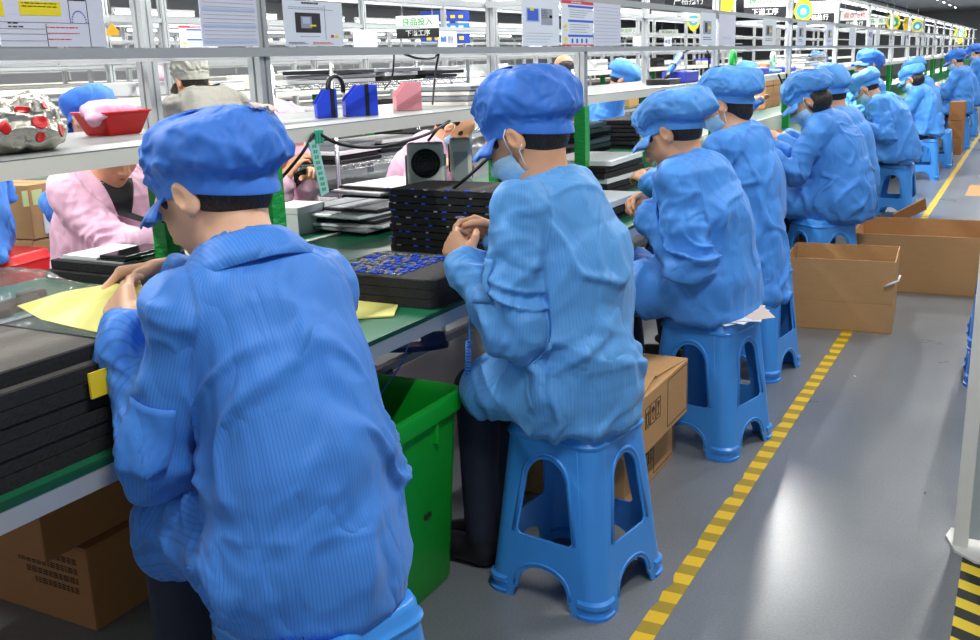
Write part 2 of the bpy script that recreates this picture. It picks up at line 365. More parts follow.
def make_cap(root, hc, M, m, seed=0, puff=1.0, brim=True, tilt=.34, nseg=72, hs=1.0, back=.42, drop=-.006):
    prof = [(.0, .985), (.004, 1.0), (.012, 1.01), (.022, 1.015), (.032, 1.03), (.040, 1.10), (.050, 1.20), (.062, 1.27), (.078, 1.29), (.094, 1.26), (.109, 1.17), (.121, 1.02), (.130, .80), (.136, .55), (.139, .27), (.140, .02)]
    TM = rotm(tilt, 0, 0); V = []
    th = np.arange(nseg)*2*PI/nseg
    t0 = np.linspace(0, 1, len(prof)); t1 = np.linspace(0, 1, len(prof) if nseg < 60 else 40); prof = list(zip(np.interp(t1, t0, [p[0] for p in prof]), np.interp(t1, t0, [p[1] for p in prof])))
    for j, (h, r) in enumerate(prof):
        k = max(0, r-1)*puff
        rr = r if (h < .035 or r < 1) else 1+(r-1)*puff*(1-.5*np.maximum(0, np.sin(th)))
        x = np.cos(th)*.0845*rr; y = np.sin(th)*.106*rr-.014-(.012 if h > .04 else 0)*min(1, (h-.03)/.03)*puff; z = np.full(nseg, h*(1+.0*puff))
        nz = vnoise(np.stack([np.cos(th)*3.1+seed, np.sin(th)*3.1, np.full(nseg, h*22)], 1), seed)-.5
        n2 = np.abs(vnoise(np.stack([np.cos(th)*7+seed, np.sin(th)*7, np.full(nseg, h*30)], 1), seed+3)-.5)
        amp = min(1, max(0, (h-.02)/.03)); n4 = vnoise(np.stack([np.cos(th)*4+seed+h*20, np.sin(th)*4-h*12, np.full(nseg, h*16)], 1), seed+8); n5 = vnoise(np.stack([np.cos(th)*6+seed, np.sin(th)*6+h*25, np.full(nseg, h*9)], 1), seed+9)
        g = .012*amp*nz-.008*amp*n2+.009*amp*np.exp(-((n4-.5)/.07)**2)+.006*amp*np.exp(-((n5-.5)/.06)**2)
        gather = .0022*np.sin(th*26)*(np.sin(th) < .3)*math.exp(-((h-.034)/.012)**2)
        nl = np.sqrt(x*x+(y+.012)**2)+1e-6; x += x/nl*(g+gather); y += (y+.012)/nl*(g+gather)
        z = z+amp*.010*nz-(.018*amp*(y < 0)*np.minimum(1, -y/.1))*puff+np.maximum(0, y)*.05
        z = z+np.minimum(0, y+.015)*back*max(0, 1-h/.11)-np.maximum(0, y)*.28*(h/.14)
        V.append(np.stack([x, y, z], 1))
    V = np.concatenate(V); V[:, 2] = np.where(V[:, 2] > .03, .03+(V[:, 2]-.03)*hs, V[:, 2]); V = V@TM.T+A(0, 0, .004-drop); V = V@np.array(M).T*HS+hc
    o = mk('cap', V, rings_mesh(V, nseg), m, root, True)
    md = o.modifiers.new('s', 'SOLIDIFY'); md.thickness = .0025
    if nseg > 40: o.modifiers.new('b', 'SUBSURF').render_levels = 1; o.modifiers['b'].levels = 1
    if brim:
        nb, nr = 22, 5; BV = []
        for i in range(nb+1):
            a = PI/2+(i/nb-.5)*R_(128)
            for j in range(nr+1):
                t = j/nr; ext = .050*t*(math.cos((i/nb-.5)*R_(125))**.6)
                x = math.cos(a)*(.084+ext*.9); y = math.sin(a)*(.104+ext)-.012; z = .008-.016*t*t-.008*t+.004*math.sin(i*1.3+seed)*t-.22*abs(x)*t*.3
                BV.append(A(x, y, z))
        BV = np.array(BV)@TM.T+A(0, 0, .004-drop); BV = BV@np.array(M).T*HS+hc
        F = [(i*(nr+1)+j, (i+1)*(nr+1)+j, (i+1)*(nr+1)+j+1, i*(nr+1)+j+1) for i in range(nb) for j in range(nr)]
        b = mk('brim', BV, F, m, o, True); md = b.modifiers.new('s', 'SOLIDIFY'); md.thickness = .003; md.offset = 0
    return o
def make_mask(root, hc, M, hp, m=None):
    nu, nv = 22, 12; V = []; Mi = np.array(M)
    for j in range(nv+1):
        v = j/nv
        for i in range(nu+1):
            a = (i/nu-.5)*2*R_(74); z0 = (-.014-.098*v)*HS
            zz = z0-.012*(abs(a)/R_(66))**2*(1-v*1.2)+ (.02*(abs(a)/R_(66))**2*v)
            V.append((a, zz))
    V = np.array(V); dirs = np.stack([np.sin(V[:, 0]), np.cos(V[:, 0]), np.zeros(len(V))], 1); o0 = np.stack([np.zeros(len(V)), np.full(len(V), .0), V[:, 1]], 1)
    t = np.full(len(V), .17)
    for _ in range(40):
        p = hc+(o0+dirs*t[:, None])@Mi.T; t -= np.clip(field(hp, p), -.02, .02)*.9
    T = t.reshape(nv+1, nu+1)
    for _ in range(6):
        Ts = T.copy(); Ts[1:-1, 1:-1] = (T[:-2, 1:-1]+T[2:, 1:-1]+T[1:-1, :-2]+T[1:-1, 2:])/4; T = np.maximum(Ts, T)*.5+T*.5
    pl = .0012*np.sin(np.linspace(0, 1, nv+1)*PI*7)[:, None]
    t = (T+.005+pl+.004*np.sin(np.linspace(0, 1, nv+1)*PI)[:, None]).ravel()
    P = hc+(o0+dirs*t[:, None])@Mi.T
    F = [(j*(nu+1)+i, j*(nu+1)+i+1, (j+1)*(nu+1)+i+1, (j+1)*(nu+1)+i) for j in range(nv) for i in range(nu)]
    o = mk('face_mask', P, F, m or MASK, root, True); md = o.modifiers.new('s', 'SOLIDIFY'); md.thickness = .0025; md.offset = 0
    for sx in (0, nu):
        s_ = 1 if sx else -1; E_ = lambda x, y, z: hc+Mi@A(s_*x, y, z)*HS
        for p, q_, r2 in ((P[sx], E_(.087, .010, .014), E_(.086, -.004, .026)), (P[nv*(nu+1)+sx], E_(.087, -.008, -.034), E_(.086, -.022, -.024))):
            mb = MB(); mb.tube([p, (p+q_)/2+Mi@A(s_*.004, 0, 0), q_, r2], .0016, 6); mb.build('ear_loop', WHITE, o, True)
    return o
def torso_spine(seat, lean, sl=.92):
    L = [.19*sl, .18*sl, .14*sl, .09*sl]; an = [lean*.45, lean*.9, lean*1.25, lean*1.6]; p = [A(0, seat+.09)]
    for l, a in zip(L, an): p.append(p[-1]+l*A(math.sin(a), math.cos(a)))
    return p, an
def bvh_of(o):
    me = o.data; return BVHTree.FromPolygons([v.co.copy() for v in me.vertices], [tuple(p.vertices) for p in me.polygons])
def patch(name, root, tree, c, u, v, d, w_, h, m, n=6, off=.002, th=.0015, shape=None):
    """a piece of cloth or paper laid on a surface: rays from c along d"""
    u, v, d = [Vector(x).normalized() for x in (u, v, d)]; c = Vector(c); V = []; ok = True; last = .2
    for j in range(n+1):
        for i in range(n+1):
            a, b = (i/n-.5)*w_, (j/n-.5)*h
            if shape: a, b = shape(a/w_, b/h); a *= w_; b *= h
            o_ = c+u*a+v*b; hit = tree.ray_cast(o_, d, .6)
            if hit[0] is not None: last = (hit[0]-o_).length
            V.append(o_+d*(last-off))
    F = [(j*(n+1)+i, j*(n+1)+i+1, (j+1)*(n+1)+i+1, (j+1)*(n+1)+i) for j in range(n) for i in range(n)]
    o = mk(name, [tuple(x) for x in V], F, m, root, True); md = o.modifiers.new('s', 'SOLIDIFY'); md.thickness = th; md.offset = 0; return o
def person(loc, yaw, label, group=None, seat=.51, lean=.22, nod=.55, hyaw=0, hroll=0, hands=None, hint=None, hn=None, curl=None, coat=CB, capm=CAPM, skin=SKIN, vox=.008, bvox=.006,
           mask=True, hair='short', bulk=1.0, width=1.0, stool=True, hem=.503, knee=.36, ank=-.06, lapk=.9, legx=.12, legs=True, sl=.92, shd=0, caph=1.0, capdrop=-.006, armb=.88, hd=None, al=1.0, shoes=SHOE, seed=0, puff=1.0, cap=True, capt=.20, size=1.0, cat='person', collar=True, face=1, twist=0, thumb=(.6, .4), headfwd=0, lower=True, wrinkle=1.0, inner=None, cut=True, hairlen=.056, slim=0):
    yaw_ = yaw; cy, sy = math.cos(yaw_), math.sin(yaw_); Rz = np.array(((cy, -sy, 0), (sy, cy, 0), (0, 0, 1))); L0 = A(*loc)
    def toL(p): return Rz.T@(A(*p)-L0)
    sp, an = torso_spine(seat, lean, sl); nb = A(0, *sp[4]); ch = A(0, *sp[3])
    a = lean*1.3+nod*.35; hdir = A(0, math.sin(a), math.cos(a))
    M = np.array(Euler((0, 0, hyaw), 'XYZ').to_matrix())@rotm(-(nod+lean*.6), 0, 0)@rotm(0, hroll, 0)
    hc = nb+hdir*.15+A(0, headfwd, 0)
    sw = .158*width; tw = A(math.sin(twist), 0, 0)
    shR = ch+A(sw*math.cos(twist), .01-sw*math.sin(twist), .035-shd); shL = ch+A(-sw*math.cos(twist), .01+sw*math.sin(twist), .035-shd)
    hands = hands or ((None), (None)); wl, wr_ = hands
    wl = toL(wl) if wl is not None else A(-.1, .42, seat+.36); wr_ = toL(wr_) if wr_ is not None else A(.1, .42, seat+.36)
    hint = hint or ((-.22, -.3, -1), (.22, -.3, -1))
    eL, wl = ik(shL, wl, .28*al, .25*al, hint[0]); eR, wr_ = ik(shR, wr_, .28*al, .25*al, hint[1])
    hn = hn or (None, None); curl = curl or ((.5, .6, .5), (.5, .6, .5))
    HP = head_prims(hc, M, face)
    fl = nrm(wl-eL); fr = nrm(wr_-eR)
    bias = lambda f, s: nrm(f+A(s*.25, .1, -.1))
    dl = bias(fl, 1); dr = bias(fr, -1)
    if hd: dl = nrm(Rz.T@A(*hd[0])) if hd[0] else dl; dr = nrm(Rz.T@A(*hd[1])) if hd[1] else dr
    nl = (Rz.T@A(*hn[0])) if hn[0] is not None else A(.6, 0, -1); nr_ = (Rz.T@A(*hn[1])) if hn[1] is not None else A(-.6, 0, -1)
    B = [('+', Cap(hc+M@A(0, -.03, -.05), nb-A(0, 0, .02), .054*(1-slim), .058*(1-slim), .03)), ('+', Cap(nb, A(0, *sp[0]), .07, .10, .04)), ('+', Cap(shL, shR, .03, .03, .03))]
    for s, e, h in ((shL, eL, wl), (shR, eR, wr_)): B += [('+', Cap(s, e, .034, .034, .02)), ('+', Cap(e, h, .038, .024, .02))]
    HB = []
    if hands[0] != 'none': HB += hand_prims(wl, dl, nl, 'L', curl[0], thumb=thumb)
    if hands[1] != 'none': HB += hand_prims(wr_, dr, nr_, 'R', curl[1], thumb=thumb)
    V, F = polygonize(HP+B+HB, bvox); V, F, _ = drop_small(V, F); V = lsmooth(V, F, 1, .4)
    root = mesh_np('person', V, F, skin); root.location = loc; root.rotation_euler = (0, 0, yaw_); tag(root, label, cat, group)
    # ---- smock
    w0 = bulk*width
    loft = Loft([(sp[0][0]-.02, hem, (.212 if hem < .45 else .188)*w0, (.200 if hem < .45 else .170)*w0), (sp[0][0]-.005, seat+.08, .203*w0, .185*w0), (sp[1][0]-.012, sp[1][1], .182*w0, .160*w0), (sp[2][0]-.016, sp[2][1], .185*w0, .158*w0),
                 (sp[3][0]-.014, sp[3][1], .172*width, .132*w0), (sp[3][0]*.35+sp[4][0]*.65, sp[3][1]*.35+sp[4][1]*.65, .10*width, .085), (sp[4][0]-.004, sp[4][1]-.028, .072, .07)], .03, 2.3)
    arms = []
    for s, e, h in ((shL, eL, wl), (shR, eR, wr_)):
        u = nrm(h-e); c = h-u*.03
        arms.append([Cap(s, e, .080*armb, .072*armb, .035), Cap(e, c, .071*armb, .053*armb, .02), Cap(c-u*.012, c+u*.004, .040, .037, .01)])
    trap = [Cap(nb+A(0, -.012, -.035), s_+A(0, 0, .022), .050, .052, .04) for s_ in (shL, shR)]
    lap = [Cap((s*.085, .03, seat+.085), (s*.105, knee*lapk, seat+.055), .100*bulk, .085*bulk, .05) for s in (-1, 1)] if lower else []
    SP = [('+', loft)]+[('+', q) for q in lap+trap]+[('+', q) for ar in arms for q in ar]
    SP.append(('-', RBox((0, 0, hem-.3), (.6, .35, .3), .005, None, .0)))
    if cut: SP.append(('-', RBox((0, 0, seat-.25), (.148, .148, .253), .05, None, .0)))
    V, F = polygonize(SP, vox); V, F, _ = drop_small(V, F); V = lsmooth(V, F, 2, .5)
    dt = loft.d(V); da = [np.min([q.d(V) for q in ar], 0) for ar in arms]; dl_ = np.min([q.d(V) for q in lap], 0) if lap else np.full(len(V), 9.)
    nrmv = normals(V, F); n = len(V); arm = np.minimum(da[0], da[1]); isarm = np.clip(.5+(dt-arm)/.02, 0, 1)
    def ridge(p, s): return 1-2*np.abs(vnoise(p, s)-.5)
    wv = np.stack([vnoise(V*5+9, seed+1), vnoise(V*5+31, seed+2), vnoise(V*5+57, seed+3)], 1)*.12
    q = V+wv
    dsp = .030*(ridge(q*A(7, 7, 1.6), seed+5)-.5)+.014*(ridge((q@rotm(.5, .7, .2))*A(3, 7.5, 3), seed+6)-.5)+.007*(ridge(q*A(17, 17, 9), seed+7)-.5)
    cr = lambda n_, w_: np.exp(-((n_-.5)/w_)**2)
    m1 = np.clip((vnoise(q*4+70, seed+21)-.4)*4, 0, 1); m2 = np.clip((vnoise(q*4+90, seed+22)-.45)*4, 0, 1)
    dsp += .014*m1*cr(vnoise((q@rotm(.6, .9, .1))*A(3.5, 11, 3.5), seed+23), .055)+.013*m2*cr(vnoise((q@rotm(-.7, -.6, .3))*A(3.5, 12, 4), seed+24), .055)
    dsp *= (1-isarm)*(.55+.75*np.clip((sp[3][1]-V[:, 2])/.35, 0, 1))
    for ar, (s, e, h) in zip(arms, ((shL, eL, wl), (shR, eR, wr_))):
        own = np.min([x.d(V) for x in ar], 0) <= arm+1e-6; up = ar[0].d(V) < ar[1].d(V)
        ta = np.where(up, ar[0].t(V), 1+ar[1].t(V)); el = np.exp(-((ta-1)/.42)**2); cu = np.clip((ta-1.55)/.4, 0, 1)
        axis = nrm(h-s); tt = V@axis
        ns = ridge(np.stack([tt*17+wv[:, 0]*60, V[:, 0]*7, V[:, 2]*5], 1), seed+11)
        n2 = ridge(q*A(8, 8, 8), seed+12); n3 = ridge(q*A(18, 18, 18), seed+13)
        dsp += own*isarm*(.014*cr(vnoise(np.stack([tt*11+wv[:, 0]*50, V[:, 0]*5, V[:, 1]*5], 1), seed+31), .07)*(el+.5*cu+.2)+.030*(el+.7*cu)*(ns-.5)+.020*(n2-.5)+.010*(n3-.5))
    V2 = V+nrmv*(dsp*wrinkle)[:, None]
    V2 = lsmooth(V2, F, 1, .3)
    seam = np.zeros(n)
    sm = np.abs(dt-arm); up_ = V[:, 2] > ch[2]-.16; seam = .6*np.clip(1-sm/(vox*.8), 0, 1)*up_
    back = (np.abs(V[:, 0]) < vox*.55) & (nrmv[:, 1] < -.3) if seed % 2 else np.zeros(n, bool); seam = np.maximum(seam, back*.0)
    ang = np.arctan2(V[:, 0], -(V[:, 1]-np.interp(V[:, 2], [p[1] for p in sp], [p[0] for p in sp])))*.165
    ang = np.where(dl_ < dt-.004, V[:, 0], ang)
    for ar in arms:
        q0 = ar[0]; ax_ = nrm(q0.b-q0.a); u1 = nrm(np.cross(ax_, A(0, 1, .3))); u2 = np.cross(ax_, u1); rel = V-q0.b
        own = np.min([x.d(V) for x in ar], 0) < dt; ang = np.where(own, np.arctan2(rel@u1, rel@u2)*.07, ang)
    coato = mesh_np('smock', V2, F, coat, root, {'warp': ang, 'seam': seam})
    if collar:
        ND = nrm(hdir*.6+A(0, .1, .5)); X = A(1, 0, 0); Yv = np.cross(ND, X); VV = []; ns = 40
        prof = [(.066, .0), (.069, .026), (.074, .046), (.084, .051), (.098, .036), (.113, .012), (.124, -.010)]
        for i in range(ns+1):
            f = (i/ns-.5)*2; aa = -PI/2+f*R_(158)
            for (r, h) in prof:
                fr_ = abs(f)**4; drop = -.035*fr_*(r-.06)/.04
                VV.append(nb+A(0, -.004, .004)+X*math.cos(aa)*r*1.05+Yv*math.sin(aa)*r*(1.0)+ND*(h+drop-.012*abs(f)))
        kk = len(prof); FF = [(i*kk+j, (i+1)*kk+j, (i+1)*kk+j+1, i*kk+j+1) for i in range(ns) for j in range(kk-1)]
        co = mk('collar', VV, FF, coat, coato, True); md = co.modifiers.new('s', 'SOLIDIFY'); md.thickness = .0035; md.offset = 0
        at = co.data.attributes.new('warp', 'FLOAT', 'POINT'); at.data.foreach_set('value', [v.co.x for v in co.data.vertices])
    if inner:
        patch('undershirt', root, bvh_of(coato), nb+A(0, .35, -.07), (1, 0, 0), (0, 0, 1), (0, -1, 0), .09, .17, inner, 8, .004, .002, lambda a, b: (a*(.35+1.0*(b+.5)), b))
    # ---- hair
    if hair:
        def T(x, y, z): return hc+M@A(x, y, z)*HS
        HR = [('+', Ell(T(0, -.018, .022), tuple(A(.0815, .095, .086)*HS), M, .0)), ('+', Ell(T(0, -.046, -.022), tuple(A(.063, .056, hairlen)*HS), M, .02))]
        if hair == 'bob': HR.append(('+', Ell(T(0, -.03, -.03), tuple(A(.094, .09, .085)*HS), M, .02)))
        if hair == 'bun': HR.append(('+', Ell(T(0, -.12, .0), (.04, .038, .04), M, .01)))
        HR.append(('-', RBox(T(0, .11, -.06 if cap else -.082), (.2, .098*HS, .13*HS), .02, M, .012)))
        for s_ in (-1, 1): HR.append(('-', Ell(T(s_*.09, -.004, -.006), tuple(A(.032, .026, .036)*HS), M, .006)))
        if hair != 'bob':
            for s_ in (-1, 1): HR.append(('+', Ell(T(s_*.056, .034, .018), tuple(A(.012, .028, .026)*HS), M, .015)))
        Vh, Fh = polygonize(HR, bvox*1.2 if bvox > .005 else .0055); Vh = lsmooth(Vh, Fh, 2)
        mesh_np('hair', Vh, Fh, HAIR, root)
    capo = make_cap(root, hc, M, capm, seed, puff, tilt=capt, hs=caph, drop=capdrop, nseg=96 if vox < .0095 else 40) if cap else None
    if mask: make_mask(root, hc, M, HP)
    if face:
        for s_ in (-1, 1):
            mb = MB(); mb.tube([hc+M@A(s_*.045, .088, -.002)*HS, hc+M@A(s_*.031, .096, -.0005)*HS, hc+M@A(s_*.018, .091, -.003)*HS], [.001, .0026, .001], 6); mb.build('eye', DARK, root, True)
            mb = MB(); mb.tube([hc+M@A(s_*.05, .082, .026)*HS, hc+M@A(s_*.034, .098, .03)*HS, hc+M@A(s_*.016, .099, .025)*HS], [.0012, .003, .002], 6); mb.build('eyebrow', HAIR, root, True)
        if not mask:
            mb = MB(); mb.tube([hc+M@A(-.022, .088, -.068)*HS, hc+M@A(0, .0965, -.066)*HS, hc+M@A(.022, .088, -.068)*HS], [.001, .0042, .001], 8); mb.build('lips', LIP, root, True)
    if legs:
        LP = []
        for s_ in (-1, 1):
            k_ = A(s_*legx, knee, seat+.03); an_ = A(s_*legx, knee+ank, .10)
            LP += [('+', Cap((s_*.09, .02, seat+.07), k_, .075, .062, .03)), ('+', Cap(k_, an_, .062, .048, .02))]
            mb = MB(); mb.m = 0
            sh = polygonize([('+', Ell((s_*legx, knee+ank+.06, .045), (.045, .12, .04), None, .02)), ('+', Cap((s_*legx, knee+ank-.01, .04), (s_*legx, knee+ank, .10), .042, .045, .02)), ('-', RBox((s_*legx, knee+ank, -.05), (.2, .3, .052), 0, None, 0))], .012)
            mesh_np('shoe', lsmooth(*sh, 1), sh[1], shoes, root)
        Vt, Ft = polygonize(LP, max(vox, .012)); Vt = lsmooth(Vt, Ft, 1); mesh_np('trousers', Vt, Ft, NAVY, root)
    root['_'] = 0; del root['_']
    info = dict(root=root, smock=coato, hc=hc, M=M, cap=capo, wl=wl, wr=wr_, eL=eL, eR=eR, shL=shL, shR=shR, dl=dl, dr=dr)
    return info
# ------------------------------------------------ stools
STB = mat('stool_blue_plastic', '3f93ea', rough=.32, spec=.5, var=.03, vscale=12)
STB2 = mat('stool_deep_blue_plastic', '2f7fe0', rough=.35, spec=.5); STR = mat('stool_red_plastic', 'd8201c', rough=.35)
def make_stool(m=STB, hgt=.50, bw=.185, tw=.142):
    root = empty('plastic_stool'); z1 = hgt-.035
    def half(z): return bw+(tw-bw)*(z/z1)
    # seat: rounded square dish with rolled skirt
    def rsq(h, r, z, n=6):
        P = []
        for cx, cy, a0 in ((1, 1, 0), (-1, 1, 90), (-1, -1, 180), (1, -1, 270)):
            for i in range(n+1):
                a = R_(a0+90*i/n); P.append((cx*(h-r)+r*math.cos(a), cy*(h-r)+r*math.sin(a), z))
        return P
    rings = [(tw+.004, .05, z1-.012), (tw+.006, .05, z1-.004), (tw+.002, .05, z1+.001), (tw-.001, .05, z1+.006), (tw-.002, .05, hgt-.014), (tw-.006, .05, hgt-.005), (tw-.014, .045, hgt), (tw-.024, .04, hgt-.003), (tw-.04, .035, hgt-.006), (tw-.08, .03, hgt-.007), (.02, .015, hgt-.007)]
    V = []; n = 28
    for h, r, z in rings: V += rsq(h, r, z)
    F = rings_mesh(V, n); F.append(tuple(range(len(V)-n, len(V)))); s = mk('seat', V, F, m, root, True); md = s.modifiers.new('s', 'SOLIDIFY'); md.thickness = .004; smooth_by_angle(s, 50)
    # corner legs: quarter-round columns that widen at the foot
    for k in range(4):
        a0 = 90*k; cx, cy = ((1, 1), (-1, 1), (-1, -1), (1, -1))[k]; V = []; nn = 10
        lv = [(0, .004), (.010, .006), (.012, .000), (.030, .000), (.034, .007), (.045, .008), (.052, .001), (.16, 0), (.3, 0), (z1, 0)]
        for z, ex in lv:
            h = half(z)+ex; r = .05; fl = .034 if z > .14 else .034+.012*(z/.14)
            row = [(h, h-r-fl+.0)] ; row = []
            row.append((h, h-r-.022)); row.append((h, h-r-.004))
            for i in range(nn+1):
                a = R_(90*i/nn); row.append((h-r+r*math.cos(a), h-r+r*math.sin(a)))
            row.append((h-r-.004, h)); row.append((h-r-.022, h))
            ca, sa = math.cos(R_(a0)), math.sin(R_(a0)); V += [(x*ca-y*sa, x*sa+y*ca, z) for x, y in row]
        w_ = nn+5; F = [(i*w_+j, i*w_+j+1, (i+1)*w_+j+1, (i+1)*w_+j) for i in range(len(lv)-1) for j in range(w_-1)]
        o = mk('leg', V, F, m, root, True); md = o.modifiers.new('s', 'SOLIDIFY'); md.thickness = .007; md.offset = -1; smooth_by_angle(o, 35)
    # side panels with an arched window and an arched foot opening
    for k in range(4):
        cu = bpy.data.curves.new('side_panel', 'CURVE'); cu.dimensions = '2D'; cu.fill_mode = 'BOTH'; cu.extrude = .0022; cu.bevel_depth = .0016; cu.bevel_resolution = 1
        def spl(P):
            sp_ = cu.splines.new('POLY'); sp_.points.add(len(P)-1)
            for i, (x, y) in enumerate(P): sp_.points[i].co = (x, y, 0, 1)
            sp_.use_cyclic_u = True
        L = z1/math.cos(math.atan((bw-tw)/z1)); w_ = lambda z: half(z)-.053
        arch = [(.082*math.cos(a)*1.0, .03+.075*math.sin(a)**.8) for a in np.linspace(PI, 0, 13)]
        out = [(-w_(0), 0), (-.096, 0)]+[(-.088, .03)]+arch+[(.088, .03), (.096, 0), (w_(0), 0), (w_(z1), L), (-w_(z1), L)]
        spl(out)
        wb, wt, zb, zt = .088, .066, .185, .335
        win = [(-wb+.01, zb), (wb-.01, zb), (wb, zb+.012)]+[(wt*math.cos(a)*1.0+0, zt+.075*math.sin(a)) for a in np.linspace(0, PI, 15)]+[(-wb, zb+.012)]
        spl(win)
        t = bpy.data.objects.new('t', cu); C.objects.link(t); bpy.context.view_layer.update()
        me = bpy.data.meshes.new_from_object(t.evaluated_get(bpy.context.evaluated_depsgraph_get())); bpy.data.objects.remove(t); bpy.data.curves.remove(cu)
        th = math.atan((bw-tw)/z1)
        Mx = Matrix.Rotation(R_(90*k), 4, 'Z') @ Matrix.Translation((0, -bw+.003, 0)) @ Matrix.Rotation(-th, 4, 'X') @ Matrix.Rotation(PI/2, 4, 'X')
        me.transform(Mx); me.materials.clear(); me.materials.append(m); me.name = 'side_panel'
        o = bpy.data.objects.new('side_panel', me); C.objects.link(o); o.parent = root
        for nm, Q, r in (('window_rim', win, .0055), ('foot_rim', arch, .004)):
            q = [(Mx @ Vector((x*(1.10 if nm == 'window_rim' else 1.08), (y-.24)*1.08+.24 if nm == 'window_rim' else y+.01, .0035))) for x, y in Q[(2 if nm == 'window_rim' else 0):]]
            mb = MB(); mb.tube(q, r, 6); mb.build(nm, m, o, True)
    return root

def place_stool(proto, x, y, rz, label, group='plastic stools along the bench', z=0):
    o = proto if not proto.get('used_') else copy_tree(proto)
    if 'used_' in o: del o['used_']
    proto['used_'] = 1 if o is not proto else 0
    o.location = (x, y, z); o.rotation_euler = (0, 0, rz); tag(o, label, 'stool', group); return o
# ------------------------------------------------ setting
def floor_mat():
    m = mat('floor_epoxy', '84898f', rough=.22, spec=.5); nt = m.node_tree; b = nt.nodes['Principled BSDF']; L = nt.links.new
    tc = N(nt, 'ShaderNodeTexCoord')
    n1 = N(nt, 'ShaderNodeTexNoise'); n1.inputs['Scale'].default_value = 1.1; n1.inputs['Detail'].default_value = 6; L(tc.outputs['Object'], n1.inputs[0])
    n2 = N(nt, 'ShaderNodeTexNoise'); n2.inputs['Scale'].default_value = 160; n2.inputs['Detail'].default_value = 3; L(tc.outputs['Object'], n2.inputs[0])
    r1 = N(nt, 'ShaderNodeValToRGB'); r1.color_ramp.elements[0].position = .2; r1.color_ramp.elements[1].position = .8
    r1.color_ramp.elements[0].color = (*srgb('666b72'), 1); r1.color_ramp.elements[1].color = (*srgb('85898d'), 1); L(n1.outputs[0], r1.inputs[0])
    r2 = N(nt, 'ShaderNodeMapRange'); r2.inputs[1].default_value = .3; r2.inputs[2].default_value = .7; r2.inputs[3].default_value = .82; r2.inputs[4].default_value = 1.12; L(n2.outputs[0], r2.inputs[0])
    mx = N(nt, 'ShaderNodeMix', data_type='RGBA', blend_type='MULTIPLY'); mx.inputs[0].default_value = 1; L(r1.outputs[0], mx.inputs[6]); L(r2.outputs[0], mx.inputs[7]); L(mx.outputs[2], b.inputs['Base Color'])
    r3 = N(nt, 'ShaderNodeMapRange'); r3.inputs[3].default_value = .24; r3.inputs[4].default_value = .34; L(n1.outputs[0], r3.inputs[0]); L(r3.outputs[0], b.inputs['Roughness'])
    n3 = N(nt, 'ShaderNodeTexNoise'); n3.inputs['Scale'].default_value = 25; L(tc.outputs['Object'], n3.inputs[0])
    bp = N(nt, 'ShaderNodeBump'); bp.inputs['Strength'].default_value = .12; bp.inputs['Distance'].default_value = .004; L(n3.outputs[0], bp.inputs['Height']); L(bp.outputs[0], b.inputs['Normal'])
    return m
st_ = lambda o: tag(o, kind='structure')
WALL = mat('wall_paint', 'c4c7cc', rough=.8, var=.05, vscale=1); CEIL = mat('ceiling_paint', 'b4b6ba', rough=.9, var=.1, vscale=1)
st_(Bx('floor', floor_mat(), -20, 5, -2.5, 62, -.05, 0))
st_(Bx('ceiling', CEIL, -20, 5, -2.5, 62, 3.3, 3.4))
st_(Bx('wall_left', WALL, -20.2, -20, -2.5, 62, 0, 3.3)); st_(Bx('wall_right', WALL, 5, 5.2, -2.5, 62, 0, 3.3)); st_(Bx('wall_back', WALL, -20, 5, 62, 62.2, 0, 3.3))
# floor tapes: yellow with darker checks; yellow and black
def stripes_mat(name, a, b_, scale, ang=0, fac=1.0, soft=.5):
    m = mat(name, a, rough=.55); nt = m.node_tree; b = nt.nodes['Principled BSDF']; L = nt.links.new
    tc = N(nt, 'ShaderNodeTexCoord'); mp = N(nt, 'ShaderNodeMapping'); mp.inputs['Rotation'].default_value = (0, 0, ang); mp.inputs['Scale'].default_value = (scale,)*3; L(tc.outputs['Object'], mp.inputs[0])
    sp = N(nt, 'ShaderNodeSeparateXYZ'); L(mp.outputs[0], sp.inputs[0])
    fr = N(nt, 'ShaderNodeMath', operation='FRACT'); L(sp.outputs[1], fr.inputs[0]); gt = N(nt, 'ShaderNodeMath', operation='GREATER_THAN'); gt.inputs[1].default_value = soft; L(fr.outputs[0], gt.inputs[0])
    ns = N(nt, 'ShaderNodeTexNoise'); ns.inputs['Scale'].default_value = 60; L(tc.outputs['Object'], ns.inputs[0])
    mu = N(nt, 'ShaderNodeMath', operation='MULTIPLY'); mu.inputs[1].default_value = fac; L(gt.outputs[0], mu.inputs[0])
    mx = N(nt, 'ShaderNodeMix', data_type='RGBA'); mx.inputs[6].default_value = (*srgb(a), 1); mx.inputs[7].default_value = (*srgb(b_), 1); L(mu.outputs[0], mx.inputs[0]); L(mx.outputs[2], b.inputs['Base Color']); return m
TY = stripes_mat('yellow_check_tape', 'e2b91c', '84741f', 9, 0, .75)
random.seed(11)
edge = []; y = 2.10; V = []; 
ys = [2.08+.05*i for i in range(66)]+[5.4+1.2*i for i in range(30)]
for i, yy in enumerate(ys):
    nk = 0 if random.random() > .12 or yy > 5.4 else random.uniform(.004, .014)
    V += [(-.777+nk, yy+random.uniform(-.004, .004)*(yy < 3), .0012), (-.722, yy, .0012)]
o = mk('floor_tape', V, [(2*i, 2*i+1, 2*i+3, 2*i+2) for i in range(len(ys)-1)], TY)
md = o.modifiers.new('s', 'SOLIDIFY'); md.thickness = .001; tag(o, 'long yellow floor tape with dull checks along the aisle', 'tape')
TB = stripes_mat('hazard_tape', 'f2d32a', '1b1b18', 10.5, R_(24), 1)
tag(Bx('hazard_tape', TB, -.062, .04, 1.6, 2.93, 0, .0014), 'black and yellow striped hazard tape in the lower right corner', 'tape')
